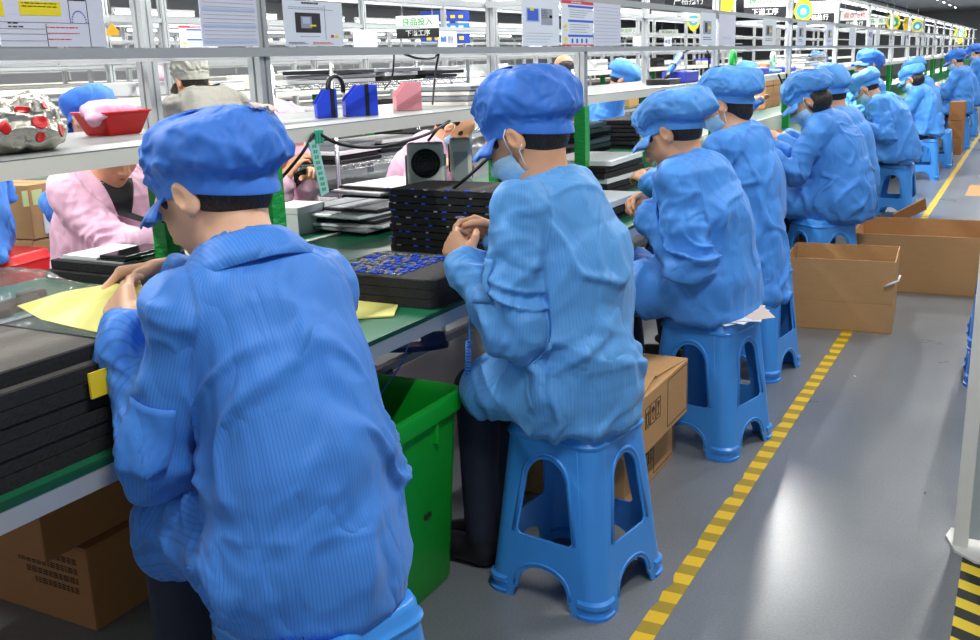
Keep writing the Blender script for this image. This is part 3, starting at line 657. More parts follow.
# ------------------------------------------------ benches with their racks
ALU = mat('aluminium', 'bcc0c1', rough=.38, metal=.45, spec=.6, var=.06, vscale=8); ALUW = mat('white_enamel', 'e4e1d6', rough=.45, var=.04, vscale=5); DECK = mat('shelf_deck', '7b7f7e', rough=.4, metal=.3, var=.12, vscale=6)
MATG = mat('green_mat', '1d6e4c', rough=.3, spec=.6, var=.15, vscale=4); MATE = mat('dark_green_edge', '0d4a34', rough=.5); GTAPE = mat('green_tape', '12a142', rough=.35, bump=.8, bscale=35, stretch=(1, 1, 2))
GROOVE = mat('profile_groove', '6f7779', rough=.5, metal=.3)
def profile(mb, x, y, z0, z1, s=.04):
    """slotted square aluminium section"""
    h = s/2; g = .004; P = [(-h, -h), (-g, -h), (-g, -h+.006), (g, -h+.006), (g, -h), (h, -h), (h, -g), (h-.006, -g), (h-.006, g), (h, g), (h, h), (g, h), (g, h-.006), (-g, h-.006), (-g, h), (-h, h), (-h, g), (-h+.006, g), (-h+.006, -g), (-h, -g)]
    mb.prism([(x+a, y+b) for a, b in P], z0, z1)
def bench(label, xe, xo, xp, xb, ys, y0, y1, zt=.78, zs=1.250, zr=1.464, zu=1.69, ztop=1.98, mats=True, tape=True, s=.04, deck=True, fas=.042, lowz=.10, dyb=0):
    """xe aisle edge, xo far edge, xp / xb the two rows of posts (either side)"""
    root = empty('assembly_bench', ((xe+xo)/2, y0, 0), 0, label, 'workbench'); ox, oy = (xe+xo)/2, y0
    a, b = min(xe, xo), max(xe, xo)
    def part(n, m, x0, x1, yy0, yy1, z0, z1, par=None, bv=0): return MB().box(x0-ox, x1-ox, yy0-oy, yy1-oy, z0, z1, bv).build(n, m, par or root)
    part('tabletop', ALUW, a, b, y0, y1, zt-.045, zt-.006)
    part('edge_profile', ALU, b, b+.012, y0, y1, zt-.048, zt-.012); part('edge_profile', ALU, a-.012, a, y0, y1, zt-.048, zt-.012)
    if mats:
        xm = xb+.03
        t = part('green_mat', MATG, xm+.016, b+.004, y0, y1, zt-.006, zt); part('green_mat', MATG, a, xm-.016, y0, y1, zt-.006, zt)
        part('divider_strip', ALU, xm-.015, xm+.015, y0, y1, zt-.004, zt+.004)
        part('mat_edge', MATE, b+.004, b+.013, y0, y1, zt-.012, zt)
    hi, lo = max(xp, xb), min(xp, xb)
    for k, yy in enumerate(ys):
        for x in (hi, lo):
            yy = ys[k]+(dyb if x == lo else 0)
            mb = MB(); profile(mb, x-ox, yy-oy, zt, ztop, s); p = mb.build('post', ALU, root)
            if tape:
                mb = MB(); mb.box(x-s/2-.006-ox, x+s/2+.006-ox, yy-s/2-.006-oy, yy+s/2+.006-oy, zt+.004, zs-fas-.004); mb.build('green_tape', GTAPE, p)
        yy = ys[k]
        for zz in (zr, zu): part('cross_rail', ALU, lo+s/2, hi-s/2, yy-.012, yy+.012, zz-.012, zz+.012)
        for x in (a+.08, b-.46): part('leg', ALU, x-.02, x+.02, yy-.02, yy+.02, 0, zt-.045)
        part('foot_bar', ALU, a+.1, b-.48, yy-.015, yy+.015, lowz, lowz+.03)
    for x in (hi, lo):
        f = 1 if x == hi else -1
        part('front_rail' if f > 0 else 'back_rail', ALU, x+f*(s/2)-.0, x+f*(s/2+.012) if f > 0 else x-s/2-.012, y0, y1, zr-.011, zr+.013) if f > 0 else part('back_rail', ALU, x-s/2-.012, x-s/2, y0, y1, zr-.011, zr+.014)
        part('upper_rail', ALU, x-.014, x+.014, y0, y1, zu-.014, zu+.014); part('top_rail', ALU, x-.012, x+.012, y0, y1, ztop-.03, ztop)
    if deck:
        part('shelf_deck', DECK, lo-.16, hi+.005, y0, y1, zs-.014, zs)
        f = [y0]+list(ys)+[y1]
        for i in range(len(f)-1): part('shelf_front', ALUW, hi-.012, hi+.006, f[i]+(s/2+.002 if i else 0), f[i+1]-s/2-.002, zs-fas, zs-.003)
        part('shelf_back', ALUW, lo-.17, lo-.158, y0, y1, zs-fas, zs-.003)
    return root
YS = [2.22-2.28+2.28*i for i in range(17)]
bench('long green-topped assembly bench with silver racks where the nearest workers sit', -1.365, -2.82, -1.9, -2.42, YS, -.6, 38, dyb=.09, s=.044)
B1 = bpy.data.objects['assembly_bench']
MB().box(.0, .03, 3.3, 38, .295, .325).build('foot_rest', ALU, B1, loc=(0, 0, 0))
def second_lines():
    for i, (x, yy0, yy1) in enumerate(((-4.7, 4.2, 34), (-8.2, 3, 34), (-11.7, 5, 34), (-15.2, 8, 34))):
        nm = ('second', 'third', 'fourth', 'farthest')[i]
        ys = [yy0+.9+2.3*k for k in range(int((yy1-yy0)/2.3))]
        bench('%s assembly bench with white racks counted from the camera across the hall' % nm, x, x-1.5, x-.45, x-1.0, ys, yy0, yy1, tape=i == 0, mats=i == 0, zs=1.30 if i else 1.27, zr=1.49, zu=1.75, ztop=2.02, s=.045, fas=.06)
second_lines()
# ------------------------------------------------ lamps
TUBE = mat('tube_glow', 'f6fbff', emit=5); FIX = mat('fixture_white', 'e8e9e8', rough=.5)
ORD = ['first', 'second', 'third', 'fourth', 'fifth', 'sixth', 'seventh', 'eighth', 'ninth', 'tenth', 'eleventh', 'twelfth', 'thirteenth', 'fourteenth', 'fifteenth', 'sixteenth', 'seventeenth', 'eighteenth', 'nineteenth', 'twentieth']
ORD += ['twenty-'+o for o in ORD[:9]]+['thirtieth']+['thirty-'+o for o in ORD[:9]]
def lamp_proto(n=1.2, along='y', power=0):
    r = empty('fluorescent_lamp')
    MB().box(-.03, .03, -n/2, n/2, .022, .055, .004).build('fixture', FIX, r)
    mb = MB(); mb.tube([(0, -n/2+.02, 0), (0, n/2-.02, 0)], .015, 10); mb.build('tube', TUBE, r, True)
    for s_ in (-1, 1): MB().box(-.018, .018, s_*n/2-.012, s_*n/2+.012, -.018, .03, .003).build('end_cap', FIX, r)
    return r
LP = lamp_proto(); lamp_used = [0]
def put_lamp(x, y, z, label, group, power=0, rz=0):
    o = LP if not lamp_used[0] else copy_tree(LP_T)
    lamp_used[0] = 1; o.location = (x, y, z); o.rotation_euler = (0, 0, rz); tag(o, label, 'lamp', group)
    if power:
        l = bpy.data.lights.new('lamp_light', 'AREA'); l.shape = 'RECTANGLE'; l.size = .06; l.size_y = 1.15; l.energy = power; l.color = (1, .985, .95)
        q = bpy.data.objects.new('lamp_light', l); C.objects.link(q); q.location = (x, y, z-.03); q.rotation_euler = (0, 0, rz)
    return o
LP_T = LP
for k in range(27):
    put_lamp(-2.16, .6+1.46*k, 2.0, '%s tube lamp from the camera in the bright row over the nearest bench' % ORD[k], 'tube lamps over the nearest bench', 8 if k < 12 else (10 if k % 2 == 0 else 0))
for i, (x, a0, n, z) in enumerate(((-5.35, 2.6, 12, 2.06), (-8.9, 4.2, 13, 2.06), (-12.4, 6.0, 13, 2.06), (-15.9, 8, 13, 2.06))):
    for k in range(n):
        put_lamp(x, a0+1.5*k, z, '%s tube lamp from the left over the %s bench across the hall' % (ORD[k], ('second', 'third', 'fourth', 'farthest')[i]), 'tube lamps over the benches across the hall', 7 if k % 2 == 0 and i < 2 else 0)
for k in range(17):  # far lamps of both rows are added to brighten the dark far ceiling
    put_lamp(-.1+.3, .8+3.2*k, 3.2, '%s ceiling tube lamp from the camera above the aisle, far ones added for light' % ORD[k], 'ceiling tube lamps above the aisle', 48 if k < 9 else 110)
    put_lamp(-3.6, 1.2+3.2*k, 3.2, '%s ceiling tube lamp from the camera behind the pink workers, far ones added for light' % ORD[k], 'ceiling tube lamps behind the nearest bench', 72 if k < 9 else 90)
for k in range(4): put_lamp(1.2, 22+7*k, 3.05, '%s crosswise ceiling tube lamp at the far end' % ORD[k], 'crosswise ceiling tube lamps', 30, PI/2)
put_lamp(-2.03, 10.1, 3.2, 'single ceiling tube lamp high over the bench past the open cartons', None, 150)
for k in range(9):  # two fill rows added to brighten the background towards the left wall
    put_lamp(-7.1, 2.5+4.2*k, 3.2, '%s added fill lamp from the camera beyond the second bench' % ORD[k], 'added fill lamps beyond the second bench', 85)
    put_lamp(-14., 4+4.2*k, 3.2, '%s added fill lamp from the camera near the far wall' % ORD[k], 'added fill lamps near the far wall', 115)

DUCT = mat('duct_metal', '9a9ea3', rough=.5, metal=.4)
for i, (x, l) in enumerate(((1.6, 'right'), (-.9, 'middle'), (-5.9, 'left'))):
    r = empty('ceiling_duct', (x, 30, 2.98), 0, 'long grey square duct under the ceiling, %s of three' % l, 'duct')
    MB().box(-.18, .18, -29, 31, 0, .26, .01).build('duct_body', DUCT, r)
    for k in range(20): MB().box(-.19, .19, -28+3*k, -27.95+3*k, -.01, .27).build('flange', DUCT, r)
# ------------------------------------------------ cartons
def carton_mat(name, c):
    return mat(name, c, rough=.8, var=.07, vscale=14, bump=.15, bscale=50, stretch=(1, 1, 4))
CAR = carton_mat('cardboard', 'b98f5f'); CARI = carton_mat('cardboard_inside', 'a87838'); CARD = carton_mat('cardboard_brown', '9a6a3e'); INK = mat('print_ink', '2c2018', rough=.8); CTAPE = mat('packing_tape', 'c9a56f', rough=.25, spec=.6)
def open_carton(label, x0, x1, y0, y1, h, fold, m=CAR, rz=0, handle=None):
    r = empty('open_carton', (x0, y0, 0), rz, label, 'carton'); w_, d = x1-x0, y1-y0; t = .006
    MB().box(0, w_, 0, d, 0, t).build('bottom', CARI, r)
    for n, b in (('front_wall', (0, w_, 0, t)), ('back_wall', (0, w_, d-t, d)), ('side_wall', (0, t, t, d-t)), ('side_wall', (w_-t, w_, t, d-t))):
        mb = MB(); mb.box(b[0], b[1], b[2], b[3], t, fold-.002); mb.box(b[0]+.001, b[1]-.001, b[2]+.0012, b[3]-.0008, fold-.003, fold+.003); mb.box(b[0], b[1], b[2], b[3], fold+.002, h); mb.build(n, m, r)
    if handle: mb = MB(); mb.tube(handle, .006, 6); mb.build('rope_handle', WHITE, r, True)
    return r
open_carton('nearest open cardboard carton standing across the yellow tape', -1.085, -.54, 5.30, 5.76, .378, .155, CAR, R_(4), [(.50, -.006, .25), (.535, -.012, .272), (.562, -.008, .285), (.567, .01, .31)])
open_carton('wide open cardboard carton behind the nearest open one', -.90, -.06, 6.33, 7.02, .348, .16, CAR, R_(3), [(-.006, .1, .21), (.0, -.01, .205), (.06, -.012, .205)])
def closed_carton(name, label, x0, x1, y0, y1, z0, z1, m=CAR, rz=0, gap=False, marks=None, tape=True):
    r = empty(name, ((x0+x1)/2, (y0+y1)/2, z0), rz, label, 'carton'); w_, d, h = x1-x0, y1-y0, z1-z0
    MB().box(-w_/2, w_/2, -d/2, d/2, 0, h-.004, .004).build('body', m, r)
    if gap:
        mb = MB(); mb.add([(-w_/2, -d/2, h-.004), (w_/2, -d/2, h-.004), (w_/2-.03, 0, h+.012), (-w_/2, 0, h+.002)], [(0, 1, 2, 3)]); mb.add([(-w_/2, 0, h+.003), (w_/2-.03, 0, h+.004), (w_/2-.002, d/2, h-.002), (-w_/2, d/2, h-.002)], [(0, 1, 2, 3)])
        o = mb.build('top_flap', m, r); md = o.modifiers.new('s', 'SOLIDIFY'); md.thickness = .004
    else:
        for s_ in (-1, 1): MB().box(-w_/2, w_/2, min(0, s_*d/2)+.001, max(0, s_*d/2)-.001, h-.004, h).build('top_flap', m, r)
        if tape: MB().box(-w_/2-.001, w_/2+.001, -.025, .025, h, h+.0006).build('packing_tape', CTAPE, r)
    if marks: marks(r, w_, d, h)
    return r
def ship_marks(zc, ys):
    def f(r, w_, d, h):
        X = w_/2+.0012
        def q(mb, y0, y1, z0, z1): mb.box(X-.001, X, y0, y1, z0, z1)
        for i, yc in enumerate(ys):
            mb = MB(); q(mb, yc-.022, yc-.020, zc-.035, zc+.035); q(mb, yc+.020, yc+.022, zc-.035, zc+.035); q(mb, yc-.022, yc+.022, zc-.035, zc-.033); q(mb, yc-.022, yc+.022, zc+.033, zc+.035)
            if i == 0:   # two upright arrows
                for s_ in (-1, 1): q(mb, yc+s_*.009-.0025, yc+s_*.009+.0025, zc-.022, zc+.012); mb.add([(X, yc+s_*.009-.007, zc+.01), (X, yc+s_*.009+.007, zc+.01), (X, yc+s_*.009, zc+.024)], [(0, 1, 2)])
                q(mb, yc-.017, yc+.017, zc-.028, zc-.025)
            elif i == 1:  # umbrella
                mb.add([(X, yc-.015, zc+.005)]+[(X, yc+.015*math.cos(a), zc+.005+.017*math.sin(a)) for a in np.linspace(PI, 0, 7)], [tuple(range(8))]); q(mb, yc-.0015, yc+.0015, zc-.022, zc+.005); q(mb, yc-.0015, yc+.006, zc-.024, zc-.021)
            else:  # glass
                mb.add([(X, yc-.011, zc+.024), (X, yc+.011, zc+.024), (X, yc+.003, zc-.002), (X, yc-.003, zc-.002)], [(0, 1, 2, 3)]); q(mb, yc-.0015, yc+.0015, zc-.02, zc); q(mb, yc-.009, yc+.009, zc-.024, zc-.02)
            mb.build('printed_mark', INK, r)
        mb = MB(); y0, y1 = .03, d/2-.012
        for a in ((y0, y1, h-.018, h-.0165), (y0, y1, .02, .0215), (y0, y0+.0015, .02, h-.018), (y1-.0015, y1, .02, h-.018)): q(mb, *a)
        mb.build('printed_frame', INK, r)
    return f
closed_carton('carton', 'lower of two stacked cartons between the two nearest stools', -1.50, -1.05, 2.82, 3.32, 0, .2, CAR, 0, marks=ship_marks(.11, (-.10, -.05, 0)))
closed_carton('carton', 'upper of two stacked cartons with its lid slightly open between the nearest stools', -1.40, -.985, 2.76, 3.27, .2, .40, CAR, 0, gap=True, marks=ship_marks(.12, (-.17, -.118, -.066)))
def text_marks(r, w_, d, h):
    mb = MB(); random.seed(3)
    for row in range(4):
        x = -.02+.03*row
        while x < w_/2-.05:
            l = random.uniform(.006, .02)
            for k in range(3): mb.box(x, x+l, -d/2-.0012, -d/2, h*.82-row*.028-k*.006, h*.82-row*.028-k*.006+.0032)
            x += l+.005
    mb.build('printed_text', INK, r)
closed_carton('carton', 'lower brown carton with printed text under the near end of the bench', -2.62, -2.05, 1.565, 2.1, 0, .237, CARD, 0, marks=text_marks)
closed_carton('carton', 'upper brown carton resting on another under the near end of the bench', -2.66, -2.08, 1.47, 2.0, .238, .56, CARD, 0)
closed_carton('carton', 'brown carton on the floor left of the printed one under the bench', -3.25, -2.66, 1.62, 2.1, 0, .3, CARD, 0)
for i, (z0, z1, l) in enumerate(((0, .28, 'bottom'), (.28, .56, 'middle'), (.56, .86, 'top'))):
    closed_carton('carton', '%s carton of the brown stack beside the far stools near the tape' % l, -1.01, -.82, 15.2, 15.6, z0*.82, z1*.82, CARD)
for i in range(3):
    closed_carton('carton', '%s carton of the pile behind the left blue worker' % ('bottom', 'middle', 'top')[i], -5.05, -4.62, 3.46, 3.70, .29*i, .29*i+.285, CAR, R_(3*i))
Bx('paper_label', WHITE, -4.617, -4.614, 3.56, 3.64, .60, .72); bpy.data.objects['paper_label'].name = 'shipping_label'; tag(bpy.data.objects['shipping_label'], 'white paper label on the carton pile behind the left blue worker', 'label')
NOTE = mat('yellow_green_paper', 'd3e29a', rough=.7)
tag(Bx('note_paper', NOTE, -4.617, -4.611, 3.45, 3.57, .76, .84), 'pale green note hanging on the carton pile at left', 'paper')
for i in range(4):
    for j in range(2):
        closed_carton('carton', '%s %s carton stacked behind the green posts in the far middle' % (('lowest', 'second', 'third', 'top')[i], ('left', 'right')[j]), -3.9, -3.45, 15+.5*j, 15.46+.5*j, .32*i, .32*i+.31, CAR)
# ------------------------------------------------ green bin
GB = mat('green_plastic', '0fa82f', rough=.38, spec=.5, var=.06, vscale=5)
def rr(hx, hy, r, z, n=6, ox=0, oy=0):
    P = []
    for cx, cy, a0 in ((1, 1, 0), (-1, 1, 90), (-1, -1, 180), (1, -1, 270)):
        for i in range(n+1):
            a = R_(a0+90*i/n); P.append((ox+cx*(hx-r)+r*math.cos(a), oy+cy*(hy-r)+r*math.sin(a), z))
    return P
r = empty('waste_bin', (-1.505, 2.03, 0), 0, 'open green plastic bin between the two nearest workers', 'bin')
V = []; n = 28
for hx, hy, z, rad in ((.155, .19, 0, .05), (.165, .20, .02, .05), (.19, .225, .50, .05), (.186, .221, .50, .045), (.16, .195, .02, .045), (.05, .05, .015, .03)): V += rr(hx, hy, rad, z)
o = mk('tub', V, rings_mesh(V, n)+[tuple(range(len(V)-n, len(V))), tuple(range(n))[::-1]], GB, r, True); smooth_by_angle(o, 40)
V = []
for hx, hy, z, rad in ((.188, .223, .492, .05), (.206, .241, .492, .06), (.207, .242, .530, .06), (.203, .238, .540, .058), (.190, .225, .541, .05), (.186, .221, .532, .045), (.186, .221, .492, .045)): V += rr(hx, hy, rad, z)
o = mk('rim', V, rings_mesh(V, n), GB, r, True); smooth_by_angle(o, 40)
for yy in (-.1, .08): MB().box(.176, .200, yy-.008, yy+.008, .43, .495, .003).build('rib', GB, r)
r.scale = (1, 1.0, 1.04); MB().box(.1805, .1825, .02, .055, .24, .252).build('moulded_mark', INK, r)
# ------------------------------------------------ papers, folder, boxes on the bench
YEL = mat('yellow_folder', 'f3ee8c', rough=.3, spec=.5); YEL2 = mat('yellow_edge', 'e8c820', rough=.5)
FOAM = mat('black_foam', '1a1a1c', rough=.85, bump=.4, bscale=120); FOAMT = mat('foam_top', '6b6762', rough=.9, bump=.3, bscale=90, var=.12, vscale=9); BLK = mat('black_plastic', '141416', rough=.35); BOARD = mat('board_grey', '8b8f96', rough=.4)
def foam_tray(name, x0, x1, y0, y1, z0, t, label, group, mtop=FOAM, notch=True, r=.012, rz=0, m=FOAM):
    root = empty(name, ((x0+x1)/2, (y0+y1)/2, z0), rz, label, 'tray', group); hx, hy = (x1-x0)/2, (y1-y0)/2
    P = []
    for cx, cy, a0 in ((1, 1, 0), (-1, 1, 90), (-1, -1, 180), (1, -1, 270)):
        for i in range(4): a = R_(a0+30*i); P.append((cx*(hx-r)+r*math.cos(a), cy*(hy-r)+r*math.sin(a)))
    if notch: P += [(hx, -.035), (hx-.012, -.028), (hx-.012, .028), (hx, .035)]
    mb = MB(); mb.prism(P, 0, t-.001); mb.build('slab', m, root)
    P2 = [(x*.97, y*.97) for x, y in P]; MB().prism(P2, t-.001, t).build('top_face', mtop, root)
    return root
for i in range(7):
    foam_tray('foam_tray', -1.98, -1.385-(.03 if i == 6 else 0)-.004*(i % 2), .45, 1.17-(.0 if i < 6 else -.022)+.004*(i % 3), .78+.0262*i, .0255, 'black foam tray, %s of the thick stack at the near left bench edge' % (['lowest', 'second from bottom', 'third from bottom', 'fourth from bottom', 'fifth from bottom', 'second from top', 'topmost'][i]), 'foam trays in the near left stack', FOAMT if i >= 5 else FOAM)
# crumpled clear bag with brown parts
def crumple(name, pts, m, root=None, seed=0, amp=.02, **k):
    o = None; V, F = polygonize([('+', Ell(c, r_, None, .03)) for c, r_ in pts], .007); V = lsmooth(V, F, 1); nv = normals(V, F)
    V = V+nv*(amp*(1-2*np.abs(vnoise(V*28, seed)-.5)-.4)+amp*.6*(vnoise(V*60, seed+2)-.5))[:, None]
    return mesh_np(name, V, F, m, root)
BAG = mat('clear_film', 'd9d5cf', rough=.12, spec=.8, alpha=.32); BRN = mat('brown_parts', '6b4a3a', rough=.5)
r = empty('parts_bag', (0, 0, 0), 0, 'clear plastic bag of brown parts lying behind the near left foam stack', 'bag')
crumple('film', [((-2.12, 1.50, .88), (.18, .16, .095)), ((-1.98, 1.58, .86), (.12, .10, .07))], BAG, r, 3, .012)
for i, (x, y, a) in enumerate(((-2.18, 1.45, .3), (-2.07, 1.5, 1.0), (-2.13, 1.58, -.5), (-1.98, 1.58, .1), (-2.05, 1.42, .6))):
    MB().box(-.045, .045, -.03, .03, 0, .02, .004).build('brown_part', BRN, r, loc=(x, y, .89), rot=(.1, -.15, a))
# stacked trays with panels by the left post
PANEL = mat('glass_panel', 'cfd4d8', rough=.12, spec=.7); SCREEN = mat('black_screen', '0d0e12', rough=.08, spec=.8); SHEET = mat('white_sheet', 'eceeee', rough=.5)
def tray_panels(x0, x1, y0, y1, z, lab, grp, n=3, rz=0):
    t = foam_tray('foam_tray', x0, x1, y0, y1, z, .028, lab, grp, notch=False, rz=rz)
    for i in range(n):
        MB().box(-(x1-x0)/2*.9, (x1-x0)/2*.9, -(y1-y0)/2+.03+(y1-y0)/n*i*.95, -(y1-y0)/2+.01+(y1-y0)/n*(i+.85)*.95, .0275, .031).build('panel', PANEL, t)
    return t
tray_panels(-2.80, -2.46, 2.13, 2.44, .78, 'lower black tray of glass panels left of the left green post', 'trays beside the left green post')
tray_panels(-2.79, -2.47, 2.15, 2.44, .811, 'upper black tray of glass panels left of the left green post', 'trays beside the left green post')
tag(Bx('flat_sheet', SHEET, -2.76, -2.6, 2.18, 2.40, .8425, .852), 'white flat sheet on the trays left of the left green post', 'sheet')
for i, (dx, z) in enumerate(((0, .8425), (-.01, .8525))):
    r = empty('tablet', (-2.54+dx, 2.30, z), R_(6*i), ('lower', 'upper')[i]+' dark tablet screen stacked on the trays left of the green post', 'tablet')
    MB().box(-.055, .055, -.11, .11, 0, .008, .003).build('case', BLK, r); MB().box(-.048, .048, -.1, .1, .008, .0088).build('screen', SCREEN if i else PANEL, r)
# foam stack with blue parts, tall stack behind
BLUP = mat('blue_chip', '1f4fd0', rough=.3); SILP = mat('silver_chip', 'aeb3bd', rough=.25, metal=.6)
for i in range(3):
    tt = foam_tray('foam_tray', -1.76, -1.365, 2.22, 2.56, .781+.0265*i, .026, 'black foam tray, %s of the short stack carrying small blue parts' % ('lowest', 'middle', 'topmost')[i], 'foam trays in the short stack', notch=False, r=.03)
mb = MB(); mb2 = MB(); random.seed(5)
for i in range(16):
    for j in range(9):
        x = -1.735+.0155*i+random.uniform(-.004, .004); y = 2.25+.031*j+random.uniform(-.006, .006); q = mb if random.random() < .12+.045*i else mb2
        q.box(x, x+.010, y, y+.017, .8605, .8625+random.uniform(0, .003))
o = mb.build('small_parts', BLUP); tag(o, 'blue small parts spread on the short foam stack', 'parts', kind='stuff'); o = mb2.build('small_parts', SILP); tag(o, 'silver small parts spread on the short foam stack', 'parts', kind='stuff')
for i in range(9):
    w2 = .004*((i*7) % 3)
    t = foam_tray('foam_tray', -1.985+w2, -1.47+w2, 2.93, 3.20, .781+.0248*i, .0208, 'black foam tray, %s of the tall stack in front of the second worker' % (['lowest', 'second lowest', 'third lowest', 'fourth lowest', 'middle', 'fourth from top', 'third from top', 'second from top', 'topmost'][i]), 'foam trays in the tall stack', notch=False, r=.02)
    random.seed(20+i)
    for k in range(7): yy = -.24+.075*k+random.uniform(-.025, .025); MB().box(yy, yy+random.uniform(.008, .018), -.137, -.128, .0195, .0245).build('blue_part' if (i+k*2) % 3 else 'silver_part', BLUP if (i+k*2) % 3 else SILP, t)
# yellow sheet, white box, loose panels
V = [(-1.70, 2.25, 0), (-1.59, 2.30, 0), (-1.525, 2.319, 0), (-1.428, 2.134, 0), (-1.512, 2.075, 0), (-1.62, 2.1, 0)]
mb = MB(); mb.prism([(x, y-.02) for x, y, z in V][::-1], .782, .786); tag(mb.build('yellow_sheet', YEL), 'yellow cloth sheet lying flat at the bench edge beside the foam stack', 'sheet')
r = empty('white_box', (-2.58, 3.16, .78), R_(4), 'small white cardboard box standing beside the nearest worker', 'box'); MB().box(-.075, .075, -.095, .095, 0, .105, .003).build('body', SHEET, r); MB().box(-.077, .077, -.097, .097, .085, .112, .003).build('lid', SHEET, r)
random.seed(8)
for i in range(7):
    x, y = -2.42+random.uniform(-.03, .03), 3.35+random.uniform(-.05, .05); 
    r = empty('panel_tray', (x, y, .781+.013*i), R_(random.uniform(-14, 14)), '%s loose silver panel tray in the pile behind the white box' % ORD[i], 'tray', 'loose panel trays')
    MB().box(-.2, .2, -.15, .15, 0, .010, .003).build('sheet', (FOAM, BOARD, SHEET)[i % 3], r)
    for k in range(3): MB().box(-.18+.125*k, -.07+.125*k, -.13, .13, .010, .0115).build('panel', PANEL, r)
for i in range(6):
    x, y = -2.62+random.uniform(-.03, .03), 3.9+random.uniform(-.05, .05)
    r = empty('panel_tray', (x, y, .781+.02*i), R_(random.uniform(-12, 12)), '%s white topped panel tray in the pile in front of the masked pink worker' % ORD[i], 'tray', 'white panel trays')
    MB().box(-.16, .16, -.2, .2, 0, .012, .003).build('sheet', FOAM if i % 2 else BOARD, r); MB().box(-.15, .15, -.19, .19, .012, .015).build('panel', SHEET, r)
# ionising fans
FANW = mat('fan_housing', 'e4e5df', rough=.45); FANS = mat('fan_side', 'aab4b4', rough=.5)
def fan(x, y, z, rz, label, tilt=0):
    r = empty('fan', (x, y, z), rz, label, 'fan'); 
    mb = MB(); mb.box(-.045, .045, -.075, .075, .0, .17, .012); mb.build('housing', FANW, r); MB().box(-.047, -.03, -.06, .06, .02, .15, .004).build('back_plate', FANS, r)
    mb = MB(); mb.lathe([(.002, .047), (.058, .047), (.060, .050), (.060, .044)], 24, (0, 0, .09), 'x'); mb.build('grille_disc', BLK, r, True)
    mb = MB()
    for rr_ in (.018, .032, .046, .058): mb.tube([(.051, rr_*math.cos(a), .09+rr_*math.sin(a)) for a in np.linspace(0, 2*PI, 21)], .0013, 5)
    for a in np.linspace(0, PI, 5)[:-1]: mb.tube([(.051, .058*math.cos(a), .09+.058*math.sin(a)), (.051, -.058*math.cos(a), .09-.058*math.sin(a))], .0012, 5)
    mb.build('wire_guard', mat('guard_wire', '4c4f52', rough=.4, metal=.6), r, True)
    for s_ in (-1, 1): MB().box(-.03, .03, s_*.078-.006, s_*.078+.006, -.02, .12, .003).build('bracket', FANS, r)
    MB().box(-.05, .05, -.085, .085, -.03, -.018, .003).build('foot', BLK, r)
    return r
fan(-2.18, 3.52, .94, R_(-58), 'white ionising fan standing beside the tall foam stack'); tag(Bx('tray_block', FOAM, -2.27, -2.09, 3.42, 3.62, .872, .909), 'black foam block under the white ionising fan', 'block')
fan(-2.14, 3.74, .94, R_(-150), 'white ionising fan turned away behind the first fan'); tag(Bx('tray_block', FOAM, -2.24, -2.05, 3.65, 3.83, .872, .909), 'black foam block under the turned away fan', 'block')
fan(-1.98, 4.08, .84, R_(-60), 'ionising fan seen below the mask of the second worker')
# shelf things
REDP = mat('red_plastic', 'd31a1e', rough=.35); BLUB = mat('blue_bin_plastic', '2747d8', rough=.35); PINKB = mat('pink_plastic', 'ee9aa2', rough=.5); PC = mat('pink_fabric', 'dfa5c0', rough=.8, bump=.5, bscale=30)
r = empty('red_tray', (-2.34, 2.08, 1.251), 0, 'red plastic tray of pink cloth on the near shelf', 'tray')
V = []
for hx, hy, z, rad in ((.07, .085, 0, .012), (.098, .125, .07, .015), (.104, .131, .073, .018), (.104, .131, .069, .018), (.094, .121, .066, .014), (.066, .081, .004, .01)): V += rr(hx, hy, rad, z)
r.scale = (.7, .7, .9); o = mk('tub', V, rings_mesh(V, 28)+[tuple(range(28))[::-1], tuple(range(140, 168))], REDP, r, True); smooth_by_angle(o, 40)
o = crumple('pink_cloth', [((-2.34, 2.08, 1.318), (.06, .075, .024)), ((-2.32, 2.01, 1.318), (.04, .035, .018)), ((-2.30, 1.985, 1.30), (.016, .016, .026))], PC, None, 7, .014); tag(o, 'crumpled pink cloth lying in the red tray', 'cloth')
SILV = mat('silver_film', 'c9c3b4', rough=.18, metal=.8, bump=.8, bscale=45); r = empty('snack_bag', (0, 0, 0), 0, 'crumpled silver bag with red prints on the near left shelf', 'bag')
o = crumple('foil', [((-2.05, 1.50, 1.315), (.035, .11, .056)), ((-2.05, 1.59, 1.32), (.035, .065, .06)), ((-2.05, 1.55, 1.29), (.045, .115, .04)), ((-2.08, 1.36, 1.30), (.03, .09, .035))], SILV, r, 13, .015)
tr = bvh_of(o)
for i, (y, z, a, b) in enumerate(((1.54, 1.348, .014, .008), (1.60, 1.355, .010, .009), (1.57, 1.318, .022, .014), (1.565, 1.285, .015, .012), (1.48, 1.312, .012, .016), (1.63, 1.295, .010, .016), (1.41, 1.31, .008, .012))):
    patch('red_print', r, tr, (-1.8, y, z), (0, 1, 0), (0, 0, 1), (-1, 0, 0), a*2, b*2, REDP, 6, .002, .0008, lambda u, v: (u*math.sqrt(max(0, 1-2*v*v)), v*math.sqrt(max(0, 1-2*u*u))))
tag(Bx('black_tray', BLK, -2.12, -1.93, 1.2, 1.40, 1.251, 1.280, .003), 'flat black tray under the silver bag on the near shelf', 'tray')
